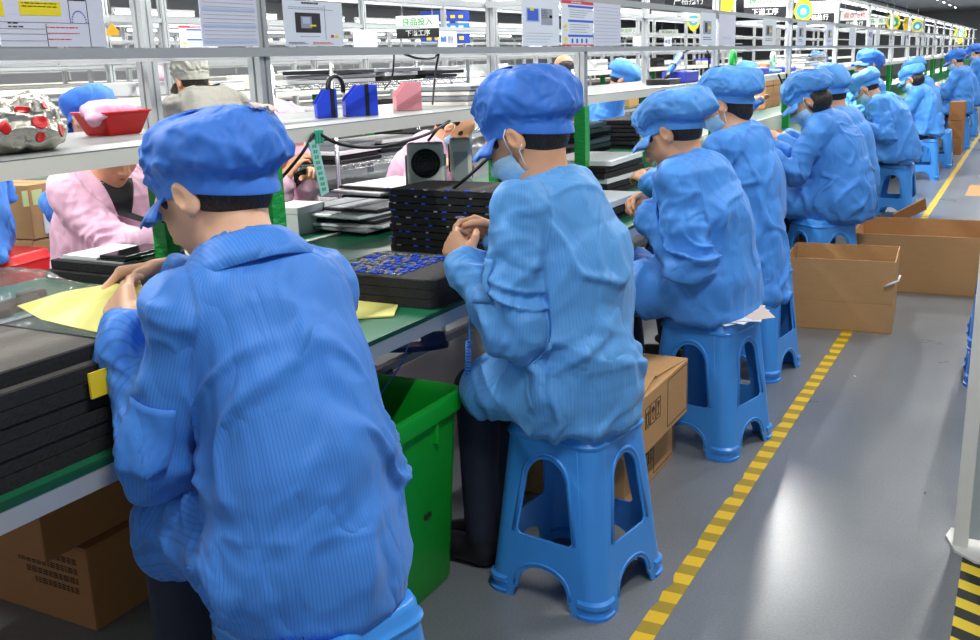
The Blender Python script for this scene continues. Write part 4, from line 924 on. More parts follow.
def blue_bin(x, y, z, m, label, h=.105, L=.115, w_=.055, strap=True, name='parts_bin'):
    r = empty(name, (x, y, z), R_(-42), label, 'bin')
    mb = MB()
    for s_ in (-1, 1): mb.prism([(-L/2, 0), (L/2, 0), (L/2, h), (-L/2*.2, h), (-L/2, h*.55)], s_*w_/2-.002, s_*w_/2+.002, Matrix(((0, 0, 1, 0), (1, 0, 0, 0), (0, 1, 0, 0), (0, 0, 0, 1))))
    mb.box(-w_/2, w_/2, L/2-.004, L/2, 0, h); mb.box(-w_/2, w_/2, -L/2, L/2, 0, .004); mb.box(-w_/2, w_/2, -L/2, -L/2+.004, 0, h*.5)
    mb.build('tub', m, r)
    if strap: MB().box(-w_/2-.004, w_/2+.004, .012, .026, -.0005, h+.003).build('strap', BLK, r)
    return r
blue_bin(-2.10, 2.97, 1.251, BLUB, 'blue plastic parts bin with black strap on the shelf'); blue_bin(-2.16, 2.85, 1.251, BLUB, 'second blue parts bin left of the strapped one on the shelf', .095, .07)
blue_bin(-2.12, 3.31, 1.251, PINKB, 'pink plastic holder beside the blue bins on the shelf', .105, .10, .05, False, 'pink_holder')
mb = MB(); mb.tube([(-2.15, 2.90+.045*math.cos(a), 1.345+.045*math.sin(a)) for a in np.linspace(-.3, PI+.3, 16)], .008, 8); tag(mb.build('headband', BLK, None, True), 'black round band standing in the blue bins', 'headband')
CABM = mat('cable_black', '121214', rough=.4)
def cable(label, pts, rad=.0045, m=CABM, name='cable'):
    P = [Vector(p) for p in pts]; out = []
    for i in range(len(P)-1):
        p0, p1, p2, p3 = P[max(i-1, 0)], P[i], P[i+1], P[min(i+2, len(P)-1)]
        for k in range(8):
            t = k/8; out.append(.5*((2*p1)+(-p0+p2)*t+(2*p0-5*p1+4*p2-p3)*t*t+(-p0+3*p1-3*p2+p3)*t**3))
    out.append(P[-1]); mb = MB(); mb.tube(out, rad, 7); return tag(mb.build(name, m, None, True), label, 'cable')
cable('black cable with hook hanging from the rail above the blue bins', [(-1.88, 2.93, 1.455), (-1.87, 3.0, 1.44), (-1.88, 3.12, 1.44), (-1.88, 3.16, 1.462), (-1.89, 3.15, 1.40), (-2.05, 3.38, 1.27)], .004)
cable('thin black cable hanging straight above the blue bin', [(-1.88, 2.87, 1.455), (-1.9, 2.88, 1.38), (-2.0, 2.98, 1.34)], .003)
cable('black cable drooping from the clip to the ionising fan', [(-1.885, 2.44, 1.23), (-1.86, 2.52, 1.19), (-1.86, 2.72, 1.165), (-1.86, 3.0, 1.18), (-1.9, 3.25, 1.215), (-2.0, 3.4, 1.215), (-2.15, 3.5, 1.12)], .0055)
cable('black cable running down left of the hanging clip', [(-1.885, 2.42, 1.23), (-1.9, 2.37, 1.17), (-2.0, 2.33, 1.06), (-2.1, 2.33, .98)], .005)
cable('black cable curling beside the second worker face', [(-2.0, 4.0, 1.25), (-1.9, 3.75, 1.23), (-1.7, 3.2, 1.15), (-1.62, 3.05, 1.12), (-1.68, 3.0, 1.05), (-1.75, 3.0, 1.0)], .006)
CLIPG = mat('clip_green', '3fae8e', rough=.5); TAGM = mat('tag_teal', 'a9ddd3', rough=.6)
r = empty('hanging_tag', (-1.885, 2.44, 1.21), 0, 'pale green strip tag clipped below the shelf', 'tag')
for k in range(3): MB().box(0, .008, -.02+.014*k, -.010+.014*k, -.01, .03, .002).build('clip', CLIPG, r)
def strip(name, m, w_, L, th, off): MB().box(.0, .0015, -w_/2, w_/2, -L, 0).build(name, m, r, loc=off, rot=(th, 0, 0))
strip('tag_strip', TAGM, .042, .17, R_(14), (.002, -.03, .0))
mb = MB()
for k in range(9):
    for j in range(2): mb.box(.0035, .0042, -.036+.011*j+.0045*k*.9, -.028+.011*j+.0045*k*.9, -.022-.0165*k, -.012-.0165*k)
mb.build('printed_square', CLIPG, r)
# electric screwdriver, rolls and boxes further along the shelf
BLU2 = mat('tool_blue', '2b7de0', rough=.35); VIO = mat('violet_blue', '3b46c4', rough=.45)
r = empty('electric_screwdriver', (-2.08, 6.40, 1.31), 0, 'blue electric screwdriver standing tilted on the shelf', 'tool')
mb = MB(); mb.tube([(0, -.06, -.0), (0, .0, .03), (0, .18, .115)], [.012, .020, .021], 12); mb.build('grip', BLU2, r, True); mb = MB(); mb.tube([(0, -.12, -.03), (0, -.05, .004)], [.012, .016], 10); mb.build('nose', BLK, r, True); mb = MB(); mb.tube([(0, .18, .115), (0, .20, .126)], .014, 10); mb.build('end_cap', VIO, r, True); mb = MB(); mb.tube([(0, .03, .044), (0, .05, .054)], .0225, 12); mb.build('band', BLK, r, True)
tag(Bx('black_holder', BLK, -2.15, -2.0, 6.12, 6.36, 1.251, 1.285, .004), 'black tool holder below the electric screwdriver', 'holder')
tag(Bx('violet_box', VIO, -2.16, -2.0, 6.45, 6.75, 1.251, 1.325, .008), 'violet blue pouch on the shelf beside the screwdriver', 'pouch')
cable('black cable arching over the electric screwdriver', [(-2.08, 6.6, 1.435), (-2.0, 6.75, 1.48), (-2.0, 6.95, 1.44), (-2.0, 6.98, 1.34)], .006)
mb = MB(); mb.lathe([(.028, -.012), (.072, -.012), (.072, .012), (.028, .012), (.028, -.012)], 24, (-2.1, 8.0, 1.385), 'x'); tag(mb.build('tape_roll', mat('bright_green', '12b53c', rough=.4), None, True), 'bright green tape roll hanging above the shelf', 'tape')
mb = MB(); mb.lathe([(.03, -.012), (.075, -.012), (.075, .012), (.03, .012), (.03, -.012)], 24, (-2.12, 9.45, 1.36), 'x'); tag(mb.build('tape_roll', mat('pale_green', 'b9e6c0', rough=.4), None, True), 'pale green tape roll on the shelf behind the blue cables', 'tape')
for i, (y, c, w_, h) in enumerate(((8.3, VIO, .5, .06), (8.9, BLU2, .4, .035), (9.6, VIO, .3, .05))): tag(Bx('blue_pouch', c, -2.2, -2.0, y, y+w_, 1.251, 1.251+h, .015), '%s blue pouch in the row on the shelf past the green roll' % ORD[i], 'pouch', 'blue pouches on the shelf')
cable('tangled black cables hanging below the shelf past the fourth worker', [(-1.88, 8.6, 1.25), (-1.85, 8.8, 1.12), (-1.86, 9.0, 1.22), (-1.84, 9.2, 1.08), (-1.86, 9.5, 1.2), (-1.84, 9.6, 1.0)], .008)
cable('second tangle of black cable hanging beside the first one', [(-1.88, 8.9, 1.25), (-1.87, 9.1, 1.0), (-1.86, 9.3, 1.24), (-1.86, 9.7, 1.14)], .008)
# stacks of boards on the shelf and the bench further along
random.seed(31)
def board_stack(x, y, z, n, w_, d, where, group, t=.02, m=(SHEET, BOARD)):
    for i in range(n):
        o = Bx('board', m[i % len(m)], -w_/2, w_/2, -d/2, d/2, 0, t*.8); o.location = (x+random.uniform(-.01, .01), y+random.uniform(-.02, .02), z+t*i); o.rotation_euler = (0, 0, R_(random.uniform(-3, 3)))
        tag(o, '%s board up in the %s' % (ORD[i], where), 'board', group)
board_stack(-2.2, 4.0, 1.251, 4, .36, .7, 'grey stack on the shelf by the pink holder', 'grey boards on the shelf', .02, (ALUW, BOARD))
board_stack(-2.15, 10.9, 1.251, 7, .3, 1.1, 'white stack on the shelf past the cables', 'white boards on the shelf', .022, (SHEET, ALUW))
board_stack(-1.95, 4.75, .78, 6, .36, .5, 'black stack beyond the second worker', 'black trays beyond the second worker', .028, (FOAM, FOAM, SHEET))
board_stack(-2.5, 5.6, .78, 9, .4, .6, 'tall black stack before the facing blue worker', 'black trays before the facing worker', .03, (FOAM, BLK, BOARD))
board_stack(-1.62, 3.86, .78, 3, .34, .42, 'small black stack by the third worker', 'black trays by the third worker', .03, (FOAM, FOAM, PANEL))
board_stack(-2.65, 7.3, .78, 7, .3, .7, 'dark stack in the middle of the bench', 'dark trays in the middle of the bench', .03, (FOAM, BLK))
# wire racks with trays behind
CHR = mat('chrome_wire', 'c6c9cc', rough=.2, metal=.9)
def wire_rack(x0, x1, y0, y1, zs, label):
    r = empty('wire_rack', (x0, y0, 0), 0, label, 'shelving'); w_, L = x1-x0, y1-y0
    for a in (0, w_):
        for b in (0, L): mb = MB(); mb.tube([(a, b, 0), (a, b, max(zs)+.12)], .013, 10); mb.build('upright', CHR, r, True)
    for z in zs:
        mb = MB()
        for a in (0, w_):
            mb.tube([(a, 0, z), (a, L, z)], .004, 6); mb.tube([(a, 0, z-.03), (a, L, z-.03)], .004, 6)
            n = int(L/.045); mb.tube([(a, L*i/n, z if i % 2 else z-.03) for i in range(n+1)], .003, 5)
        for i in range(int(L/.03)): mb.tube([(0, .03*i, z+.004), (w_, .03*i, z+.004)], .0022, 4)
        mb.build('wire_shelf', CHR, r, True)
    return r
ZR = (.62, .86, 1.09, 1.32)
wire_rack(-3.95, -3.52, 4.72, 6.3, ZR, 'chrome wire rack of black trays behind the pink workers')
random.seed(9)
for i, z in enumerate(ZR):
    for j, y in enumerate((4.98, 5.5, 6.02)):
        for k in range(4 if i != 3 else 3):
            o = Bx('stored_tray', (FOAM, BLK, BOARD, SHEET)[(i+j+k*3) % 4], -.18, .18, -.22, .22, 0, .022, .003); o.location = (-3.73+random.uniform(-.03, .03), y+random.uniform(-.02, .02), z+.008+.026*k); o.rotation_euler = (0, 0, R_(random.uniform(-6, 6)))
            tag(o, '%s tray up, %s shelf from the floor, %s pile on the wire rack' % (ORD[k], ORD[i], ('left', 'middle', 'right')[j]), 'tray', 'trays on the wire rack')
wire_rack(-4.0, -3.55, 6.9, 8.2, (.5, .9, 1.22), 'second chrome wire rack further along behind the bench')
# ------------------------------------------------ sheets on the rack, signs, tags
PAP = mat('paper_white', 'd9dcec', rough=.45); PAPC = mat('paper_cool', 'e4ebf5', rough=.45); YP = mat('print_yellow', 'f2dc1c', rough=.6); RP = mat('print_red', 'd83a3c', rough=.6); BP = mat('print_blue', '2f5fd0', rough=.6); KP = mat('print_black', '24242a', rough=.6); GP = mat('print_green', '1fa04a', rough=.6); GRP = mat('print_grey', '9aa0ae', rough=.6); LBP = mat('print_light_blue', 'b9c6e6', rough=.6)
SLV = mat('clear_sleeve_edge', 'eef0f4', rough=.2)
def sheet(x, y0, y1, z0, z1, design, label, base=PAP, name='instruction_sheet', seed=0):
    r = empty(name, (x, (y0+y1)/2, z0), 0, label, 'sheet', 'sheets hung in the racks'); W_, H_ = y1-y0, z1-z0
    MB().box(-.0008, .0008, -W_/2, W_/2, 0, H_).build('paper', base, r)
    g = {}
    def q(m, u0, u1, v0, v1):
        mb = g.setdefault(m.name, (MB(), m))[0]; k = .0011+.0002*(len(g))
        mb.box(.0008, k, -W_/2+u0*W_, -W_/2+u1*W_, v0*H_, v1*H_)
    rnd = random.Random(seed)
    def lines(m, u0, u1, v0, v1, n, th=.012, dash=True):
        for i in range(n):
            v = v0+(v1-v0)*(i+.5)/n; u = u0
            if not dash: q(m, u0, u1, v-th/2, v+th/2); continue
            e = u1-(u1-u0)*rnd.uniform(0, .35)
            while u < e: l = rnd.uniform(.015, .05); q(m, u, min(u+l, e), v-th/2, v+th/2); u += l+.012
    design(q, lines)
    for k, (mb, m) in g.items(): mb.build('printed_%s' % k.replace('print_', '').split('.')[0], m, r)
    return r
def d_big(q, L):
    q(KP, -.0, .36, .93, 1); q(GRP, .40, .76, .92, 1); q(YP, 0, .06, .52, .78); q(YP, .2, .58, .55, .80); L(KP, .22, .56, .68, .79, 2, .02)
    q(KP, .0, .98*.87, .425, .43); q(KP, .66, .664, .43, .92); q(KP, .84, .844, .0, 1); q(KP, .42, .424, 0, .40); q(KP, 0, .42, .22, .224); q(KP, 0, .42, .31, .314); q(KP, 0, .42, .1, .104)
    L(RP, .43, .76, .08, .40, 3, .018); q(KP, .66, .83, .84, .87); q(RP, .67, .72, .89, .97); q(YP, .76, .81, .89, .97); L(KP, .08, .22, .32, .44, 2, .02)
    for a in np.linspace(.0, PI, 14): q(BP, .75+.07*math.cos(a)-.005, .75+.07*math.cos(a)+.005, .45+.2*math.sin(a)-.01, .45+.2*math.sin(a)+.01)
def d_list(q, L):
    for v in (.05, .33, .62, .9): q(LBP, .03, .97, v, v+.06)
    L(GRP, .05, .95, .1, .95, 12, .006, False)
def d_photo(q, L):
    q(KP, .18, .60, .30, .74); q(GRP, .27, .45, .40, .66); q(LBP, .30, .42, .50, .64); q(YP, .42, .52, .44, .48); L(KP, .3, .6, .92, .99, 1, .04); L(GRP, .08, .9, .80, .88, 2, .012); L(GRP, .25, .6, .2, .24, 1, .012)
    q(GRP, .68, .684, .15, .92); L(RP, .45, .9, .04, .10, 2, .012); L(KP, .05, .4, .04, .1, 2, .012); q(YP, .85, .9, .2, .26); q(RP, .77, .82, .2, .26)
def d_qr(q, L):
    q(LBP, .10, .45, .5, .8); q(BP, .13, .42, .53, .78); q(YP, .2, .3, .74, .8); q(GRP, .50, .80, .45, .80); q(YP, .72, .8, .6, .66); L(BP, .5, .7, .58, .78, 4, .02); L(GRP, .1, .9, .05, .3, 4, .008)
def d_safety(q, L):
    q(RP, 0, 1, .93, 1); q(RP, 0, 1, 0, .03); L(SLV, .3, .7, .945, .985, 1, .025)
    for v in (.85, .53, .20): q(BP, .2, 1, v, v+.05)
    for v in (.40, .12): q(YP, .07, .17, v, v+.05); q(YP, .10, .14, v+.05, v+.08); q(YP, .07, .17, v-.07, v-.045)
    L(GRP, .25, .95, .62, .82, 4, .012); L(GRP, .25, .95, .28, .5, 4, .012)
    for u in (.3, .45, .6, .75): q(BP, u, u+.05, .06, .16)
def d_lines(q, L): L(GRP, .05, .95, .05, .95, 11, .008, False)
def d_blank(q, L): L(GRP, .2, .8, .2, .3, 2, .01)
def d_fig(q, L): q(GRP, .2, .7, .35, .75); q(KP, .3, .45, .4, .7); q(YP, .5, .65, .5, .6); L(KP, .2, .8, .15, .28, 2, .02)
XF = -1.868
sheet(XF, 1.40, 1.668, 1.480, 1.595, d_big, 'large instruction sheet with yellow boxes at the left edge', PAP, seed=1)
sheet(XF, 1.975, 2.19, 1.480, 1.62, d_list, 'pale lilac form with blue bands between the two nearest posts', PAP, seed=2)
sheet(XF, 2.301, 2.577, 1.480, 1.605, d_photo, 'instruction sheet with a dark photograph right of the second post', PAPC, seed=3)
sheet(XF, 3.808, 4.175, 1.480, 1.67, d_qr, 'pale sheet with two blue and grey blocks above the second worker', PAPC, seed=4)
sheet(XF, 4.20, 4.565, 1.480, 1.675, d_safety, 'safety sheet with red top band and blue headings', PAPC, seed=5)
sheet(XF, 4.575, 4.93, 1.480, 1.675, d_lines, 'plain ruled sheet beside the red topped safety sheet', PAP, seed=6)
sheet(XF, 6.305, 6.655, 1.480, 1.68, d_fig, 'white sheet with grey figure and yellow mark above the third worker', PAPC, seed=7)
sheet(XF, 6.73, 7.15, 1.480, 1.68, d_blank, 'nearly blank curled sheet above the fourth worker', PAP, seed=8)
sheet(XF, 7.95, 8.4, 1.480, 1.68, d_fig, 'sheet with small yellow figures above the green tape roll', PAPC, seed=9)
sheet(XF, 9.2, 9.6, 1.480, 1.68, d_fig, 'sheet with figures right of the post past the green roll', PAP, seed=10)
for k in range(13):
    y = 10.6+1.15*k+.25*(k % 3)
    sheet(XF, y, y+.42, 1.480, 1.68, (d_fig, d_lines, d_qr, d_blank)[k % 4], '%s sheet in the far part of the nearest rack, past the hanging signs' % ORD[k], (PAP, PAPC)[k % 2], seed=20+k)
for k in range(9):
    y = 5.2+1.7*k+.3*(k % 2)
    sheet(-5.12, y, y+.36, 1.515, 1.72, (d_safety, d_lines, d_qr, d_fig)[k % 4], '%s sheet from the left on the rack of the second bench' % ORD[k], (PAPC, PAP)[k % 2], seed=40+k)
BLKS = mat('sign_black', '17181c', rough=.5); WHS = mat('sign_white', 'eef0ec', rough=.5)
def face_cam(x, y, z, rz=0): return Matrix.Translation((x, y, z)) @ Matrix.Rotation(rz, 4, 'Z') @ Matrix.Rotation(PI/2, 4, 'X')
def hang_sign(x, y, zb, w_, h, top, bot, label, topm=GP, tilt=R_(28)):
    r = empty('hanging_sign', (x, y, zb), tilt, label, 'sign', 'two-line signs hung over the bench')
    MB().box(-w_/2, w_/2, -.006, .006, h*.42, h).build('white_board', WHS, r); MB().box(-w_/2, w_/2, -.006, .006, 0, h*.42).build('black_board', BLKS, r)
    M = Matrix.Translation((0, -.0065, h*.70)) @ Matrix.Rotation(PI/2, 4, 'X'); text(top, h*.36, topm, r, M, 'lettering', .001)
    M = Matrix.Translation((0, -.0065, h*.20)) @ Matrix.Rotation(PI/2, 4, 'X'); text(bot, h*.29, WHS, r, M, 'lettering', .0005)
    for s_ in (-1, 1): mb = MB(); mb.tube([(s_*w_*.35, 0, h), (s_*w_*.35, 0, h+.25)], .003, 5); mb.build('hanging_wire', ALU, r)
hang_sign(-2.62, 8.5, 1.815, .40, .22, '良品投入', '严格执行', 'black banded sign cut by the top edge nearest the camera')
hang_sign(-2.335, 10., 1.756, .40, .22, '良品投入', '下道工序', 'sign with green characters over black band, second from the camera')
hang_sign(-2.30, 12.4, 1.754, .40, .23, '自检、自检', '严格执行', 'sign with green characters just right of the large yellow tag')
hang_sign(-2.51, 16.5, 1.768, .42, .23, '自点自检', '严格执行', 'sign with red characters over black band', RP)
hang_sign(-2.75, 21., 1.79, .42, .23, '良品投入', '下道工序', 'smallest farthest two-line sign in the row')
hang_sign(-5.16, 8.3, 1.66, .40, .20, '良品投入', '下道工序', 'green lettered sign on the second bench above the pink holder')
hang_sign(-8.6, 23.2, 1.84, .5, .26, '良品投入', '下道工序', 'tiny far sign right of the ruled sheet')
hang_sign(-8.6, 26.2, 1.84, .5, .26, '良品投入', '严格执行', 'tiny far sign between posts above the third worker')
hang_sign(-5.16, 12.3, 1.66, .36, .19, '良品投入', '下道工序', 'small sign on the second bench hidden behind the white sheets')
BADY = mat('badge_yellow', 'f5cf1d', rough=.45); BADB = mat('badge_blue', '2a9fd0', rough=.4); BADG = mat('badge_green', '2aa860', rough=.4)
def badge(x, y, z, label, m2=BADB, s=.1, side=0):
    r = empty('round_badge', (x, y, z), R_(25+side), label, 'tag', 'yellow tags hung over the bench')
    P = [(s*.78*math.cos(a)*(1 if math.sin(a) > -.5 else .7), s*1.1*math.sin(a)) for a in np.linspace(0, 2*PI, 9)[:-1]]
    MB().prism(P, -.004, .004, Matrix.Rotation(PI/2, 4, 'X')).build('plate', BADY, r)
    if m2: MB().prism([(s*.55*math.cos(a), s*.1+s*.55*math.sin(a)) for a in np.linspace(0, 2*PI, 17)[:-1]], .004, .006, Matrix.Rotation(PI/2, 4, 'X')).build('disc', m2, r); MB().prism([(s*.25*math.cos(a), s*.05+s*.25*math.sin(a)) for a in np.linspace(0, 2*PI, 13)[:-1]], .006, .0075, Matrix.Rotation(PI/2, 4, 'X')).build('emblem', WHS, r)
    mb = MB(); mb.tube([(0, 0, s), (0, 0, s+.2)], .002, 5); mb.build('string', ALU, r)
badge(-2.45, 9.0, 1.86, 'yellow tag nearest the camera cut by the top edge', None, .13, 30); badge(-2.08, 10.5, 1.80, 'large yellow tag with blue disc between two hanging signs', BADB, .12)
badge(-2.37, 20., 1.88, 'yellow tag with blue disc right of the last sign', BADG, .17); badge(-2.05, 19., 1.82, 'plain yellow tag between two disc tags', None, .14, 50); badge(-2.16, 22., 1.834, 'yellow tag with disc right of the plain yellow tag', BADB, .16); badge(-2.26, 36., 1.80, 'farthest small yellow tag near the end of the row', BADG, .26)
badge(-4.24, 14., 1.88, 'yellow ring tag with blue disc behind the black sign', BADB, .13)
r = empty('warning_tag', (-4.42, 4.0, 1.64), R_(40), 'yellow triangular tag hanging at the upper left', 'tag'); r.scale = (.6, .6, .6); MB().prism([(-.05, -.035), (.05, -.035), (.06, 0), (.0, .075), (-.05, 0)], -.006, .006, Matrix.Rotation(PI/2, 4, 'X')).build('plate', mat('tag_amber', 'f0b21c', rough=.5), r); mb = MB(); mb.tube([(0, 0, .07), (0, 0, .4)], .002, 5); mb.build('string', ALU, r)
BLS = mat('banner_blue', '1a3fae', rough=.5)
for i, (y, z, h) in enumerate(((14.6, 2.08, .16), (14.6, 1.95, .10), (14.6, 1.73, .19))):
    r = empty('blue_banner', (-8.55, y, z), R_(50), '%s blue banner hung over the third bench, counted from the top' % ORD[i], 'banner'); MB().box(-.42, .42, -.01, .01, 0, h).build('board', BLS if i != 1 else BLU2, r); mb = MB(); random.seed(i)
    for k in range(5): u = -.33+.14*k; mb.box(u, u+.08, -.012, -.010, h*.3, h*.6)
    mb.build('printed_block', BADY if i != 1 else WHS, r)
# bright label strips and small equipment on the second bench
random.seed(17)
for i in range(26):
    y = 4.9+.62*i; h = random.uniform(.03, .14); m = random.choice((BLK, SHEET, FOAM, BOARD, VIO, ALUW, SHEET))
    tag(Bx('equipment_box', m, -5.6, -5.25, y, y+random.uniform(.2, .5), 1.271, 1.271+h, .004), '%s thing from the left along the shelf of the second bench' % ORD[i], 'box', 'things on the second shelf')
random.seed(18)
for i in range(24):
    y = 5.0+.8*i; h = random.uniform(.05, .22); m = random.choice((BLK, SHEET, FOAM, BOARD, CAR))
    tag(Bx('tray_pile', m, -5.1, -4.8, y, y+random.uniform(.3, .6), .781, .781+h, .004), '%s tray pile from the left on the top of the second bench' % ORD[i], 'tray', 'tray piles on the second bench')
# ------------------------------------------------ people
FIST = ((.9, 1.0, .6), (.9, 1.0, .6)); PINCH = ([(.75, .75, .3), (.8, .9, .4), (.9, 1.0, .5), (1.0, 1.0, .5)],)*2
HOLD = ([(.35, .35, .2), (.4, .4, .2), (.45, .5, .3), (.5, .5, .3)],)*2
stoolp = make_stool(); 
def stool_at(x, y, rz, label, first=[True], src=stoolp, grp='blue plastic stools', sz=1):
    o = src if first[0] else copy_tree(src); first[0] = False
    o.location = (x, y, 0); o.rotation_euler = (0, 0, R_(rz)); o.scale = (1, 1, .91 if y > 9 else 1); tag(o, label, 'stool', grp); return o
stool_at(-1.02, 2.36, -8.5, 'blue plastic stool fully in view in the centre foreground')
stool_at(-1.05, 1.26, -14, 'blue plastic stool of the nearest worker cut by the bottom edge')
stool_at(-.985, 3.55, -13, 'blue plastic stool with papers on it under the third worker')
stool_at(-1.06, 4.50, -8, 'blue plastic stool of the fourth worker behind the paper covered stool')
stool_at(-1.02, 5.98, -42, 'blue plastic stool just behind the nearest open carton')
stool_at(-1.02, 9.45, -4, 'blue plastic stool with arched window behind the wide open carton')
stool_at(-1.05, 12.3, 4, 'blue plastic stool beyond the arched one beside the tape')
stool_at(-1.0, 13.6, 0, 'blue plastic stool at the far brown carton stack')
stool_at(-.95, 16.2, 5, 'blue plastic stool beyond the far brown carton stack')
stool_at(-.95, 18.4, 0, 'tiny blue plastic stool farthest along the tape')
for i in range(2): o = stool_at(.02, 4.76, 3, '%s blue plastic stool of the two nested at the right edge' % ('lower', 'upper')[i]); o.location.z = .16*i
W1 = person((-1.075, 1.285, 0), R_(90-20), 'nearest worker in blue smock and cap seen from behind holding a yellow folder', hands=((-1.37, 1.195, .985), (-1.49, 1.42, 1.04)), hint=((-.05, -.2, -1), (.3, -.3, -1)), hyaw=.42, hd=((-.75, .5, .45), (-.75, -.55, -.15)), al=.9, shd=.03, width=.84, armb=.8,
    coat=CB, capm=CAPM, mask=False, lean=.32, nod=.34, headfwd=.02, sl=.84, seed=1, bulk=.95, caph=.92, puff=.95, capdrop=.0, vox=.006, bvox=.0038, curl=(HOLD[0], PINCH[0]), hn=((-.3, .9, -.2), (.3, -.6, -.8)), wrinkle=1.1, skin=SKIN2, knee=.32, ank=0)
W2 = person((-1.05, 2.36, 0), R_(90), 'second worker in blue smock and mask on the fully visible stool handling a small part', hands=((-1.275, 2.25, .915), (-1.27, 2.44, .955)), hd=((-.85, .35, .5), (-.95, -.15, .25)), coat=CB2, capm=CAPM, seed=2, caph=1.15, puff=.9, sl=.815, lean=.10, nod=.5, headfwd=.012, vox=.006, bvox=.0038, curl=(PINCH[0], PINCH[0]), hn=((0, 1, -.25), (.1, -.9, -.5)), hint=((-.25, -.25, -1), (.25, -.3, -1)), wrinkle=1.2, knee=.25, ank=0, lapk=.62, legx=.045)
W3 = person((-1.02, 3.56, 0), R_(90), 'third worker in blue smock with flat wide cap and no mask sitting over papers', hands=((-1.20, 3.42, .865), (-1.21, 3.52, .88)), mask=False, coat=CB3, capm=CAPL, seed=3, lean=.17, nod=.52, headfwd=.01, sl=.70, puff=1.5, caph=.95, vox=.007, bvox=.0045, curl=(PINCH[0], PINCH[0]), hn=((0, 1, -.5), (0, -1, -.5)), wrinkle=1.2)
W4 = person((-1.12, 4.53, 0), R_(86), 'fourth worker with pale mask and long blue smock behind the third worker', coat=CB3, capm=CAPL, seed=4, lean=.12, nod=.45, sl=.77, hem=.36, vox=.008, caph=1.1, puff=1.3, hairlen=.08, wrinkle=1.2)
W5 = person((-.95, 6.05, 0), R_(92), 'worker with mask and dark fringe behind the open cartons leaning over the bench', hands=((-1.36, 5.72, .90), (-1.38, 6.1, .9)), coat=CB3, capm=CAPL, seed=5, lean=.30, sl=.74, vox=.008, caph=1.15, bulk=1.05, puff=1.2, hair='bob', hyaw=.15)
W6 = person((-1.05, 6.95, 0), R_(90), 'worker mostly hidden behind the fringed worker, only cap top and shoulder seen', coat=CB3, capm=CAPL, seed=6, lean=.2, sl=.68, vox=.012, bvox=.009, caph=1.5)
W8 = person((-1.02, 9.4, 0), R_(88), 'seated worker in blue holding a yellow piece at the arched stool', hands=((-1.28, 9.1, .79), (-1.30, 9.3, .8)), coat=CB3, capm=CAPL, seed=8, lean=.42, sl=.80, seat=.46, vox=.010, bvox=.006, nod=.65)
W7 = person((-1.44, 10.6, 0), R_(125), 'unmasked worker looking left towards the bench behind the yellow piece holder', coat=CB3, capm=CAPM, seed=7, lean=.05, nod=.05, sl=.88, mask=False, vox=.010, bvox=.006, hyaw=.2)
person((-1.05, 12.3, 0), R_(85), 'worker with dark bobbed hair under a blue cap in the middle distance', coat=CB3, capm=CAPL, seed=9, lean=.25, sl=.78, seat=.42, hair='bob', vox=.012, bvox=.008)
person((-1.15, 13.6, 0), R_(90), 'worker whose cap shows just right of the bobbed hair worker', coat=CB3, capm=CAPL, seed=10, lean=.25, sl=.85, seat=.44, vox=.012, bvox=.009)
person((-.95, 16.2, 0), R_(90), 'taller masked worker sitting past the far brown carton stack', coat=CB3, capm=CAPM, seed=11, lean=.12, sl=.92, seat=.46, vox=.014, bvox=.010)
person((-.95, 18.4, 0), R_(90), 'bowed worker behind the taller masked one far along the row', coat=CB3, capm=CAPL, seed=12, lean=.3, sl=.9, seat=.46, vox=.016, bvox=.012)
person((-.9, 21, 0), R_(90), 'small blue worker at the far end of the row near the right edge', coat=CB3, capm=CAPM, seed=13, lean=.2, sl=.98, vox=.018, bvox=.013)
person((-.85, 24, 0), R_(90), 'smallest blue worker farthest down the row', coat=CB3, capm=CAPM, seed=14, lean=.1, sl=.98, vox=.018, bvox=.013)
BLKT = mat('black_shirt', '15161a', rough=.8)
person((-3.22, 2.73, 0), R_(-104), 'worker in pink smock over black shirt facing the trays at left', hands=((-2.78, 2.95, .86), (-2.72, 2.62, .84)), coat=PINK, cap=False, hair='short', mask=False, lean=.25, nod=.4, sl=.84, seed=15, inner=BLKT, bulk=1.0, skin=SKIN, vox=.008, bvox=.005, seat=.44)
person((-3.25, 3.62, 0), R_(-80), 'worker in pink smock holding a black tablet behind the white box', hands=((-2.85, 3.62, .93), (-2.9, 3.5, .95)), coat=PINK, capm=PINK, mask=False, lean=.3, sl=.8, seed=16, vox=.009, bvox=.006, seat=.44)
person((-3.22, 5.0, 0), R_(-70), 'worker in pink smock and mask bending over behind the white fan', hands=((-2.86, 5.0, .84), (-2.9, 4.8, .84)), coat=PINK, capm=PINK, cap=False, lean=.42, nod=.7, sl=.78, seed=17, vox=.009, bvox=.006, seat=.44)
person((-3.25, 6.75, 0), R_(-100), 'blue worker leaning on an arm behind the second worker cap', hands=((-2.88, 6.8, .86), (-2.9, 6.6, .86)), coat=CB3, capm=CAPL, lean=.45, sl=.84, seed=18, vox=.010, bvox=.008, seat=.46, mask=False)
person((-3.25, 8.0, 0), R_(-80), 'blue worker facing us with lowered pale cap above the shelf edge', hands=((-2.9, 8.1, .86), (-2.9, 7.8, .86)), coat=CB3, capm=CAPL, lean=.3, nod=.7, sl=.9, seed=19, vox=.010, bvox=.008, mask=False)
person((-3.25, 12.0, 0), R_(-95), 'blue worker across the bench with arm stretched beyond the fourth worker', hands=((-2.85, 12.2, .9), (-2.9, 11.7, .9)), coat=CB3, capm=CAPM, lean=.42, nod=.5, sl=.84, seed=21, vox=.012, bvox=.009, mask=False)
person((-3.25, 17.0, 0), R_(-90), 'far blue worker across the bench between the green posts', coat=CB3, capm=CAPM, lean=.2, sl=.9, seed=22, vox=.014, bvox=.011)
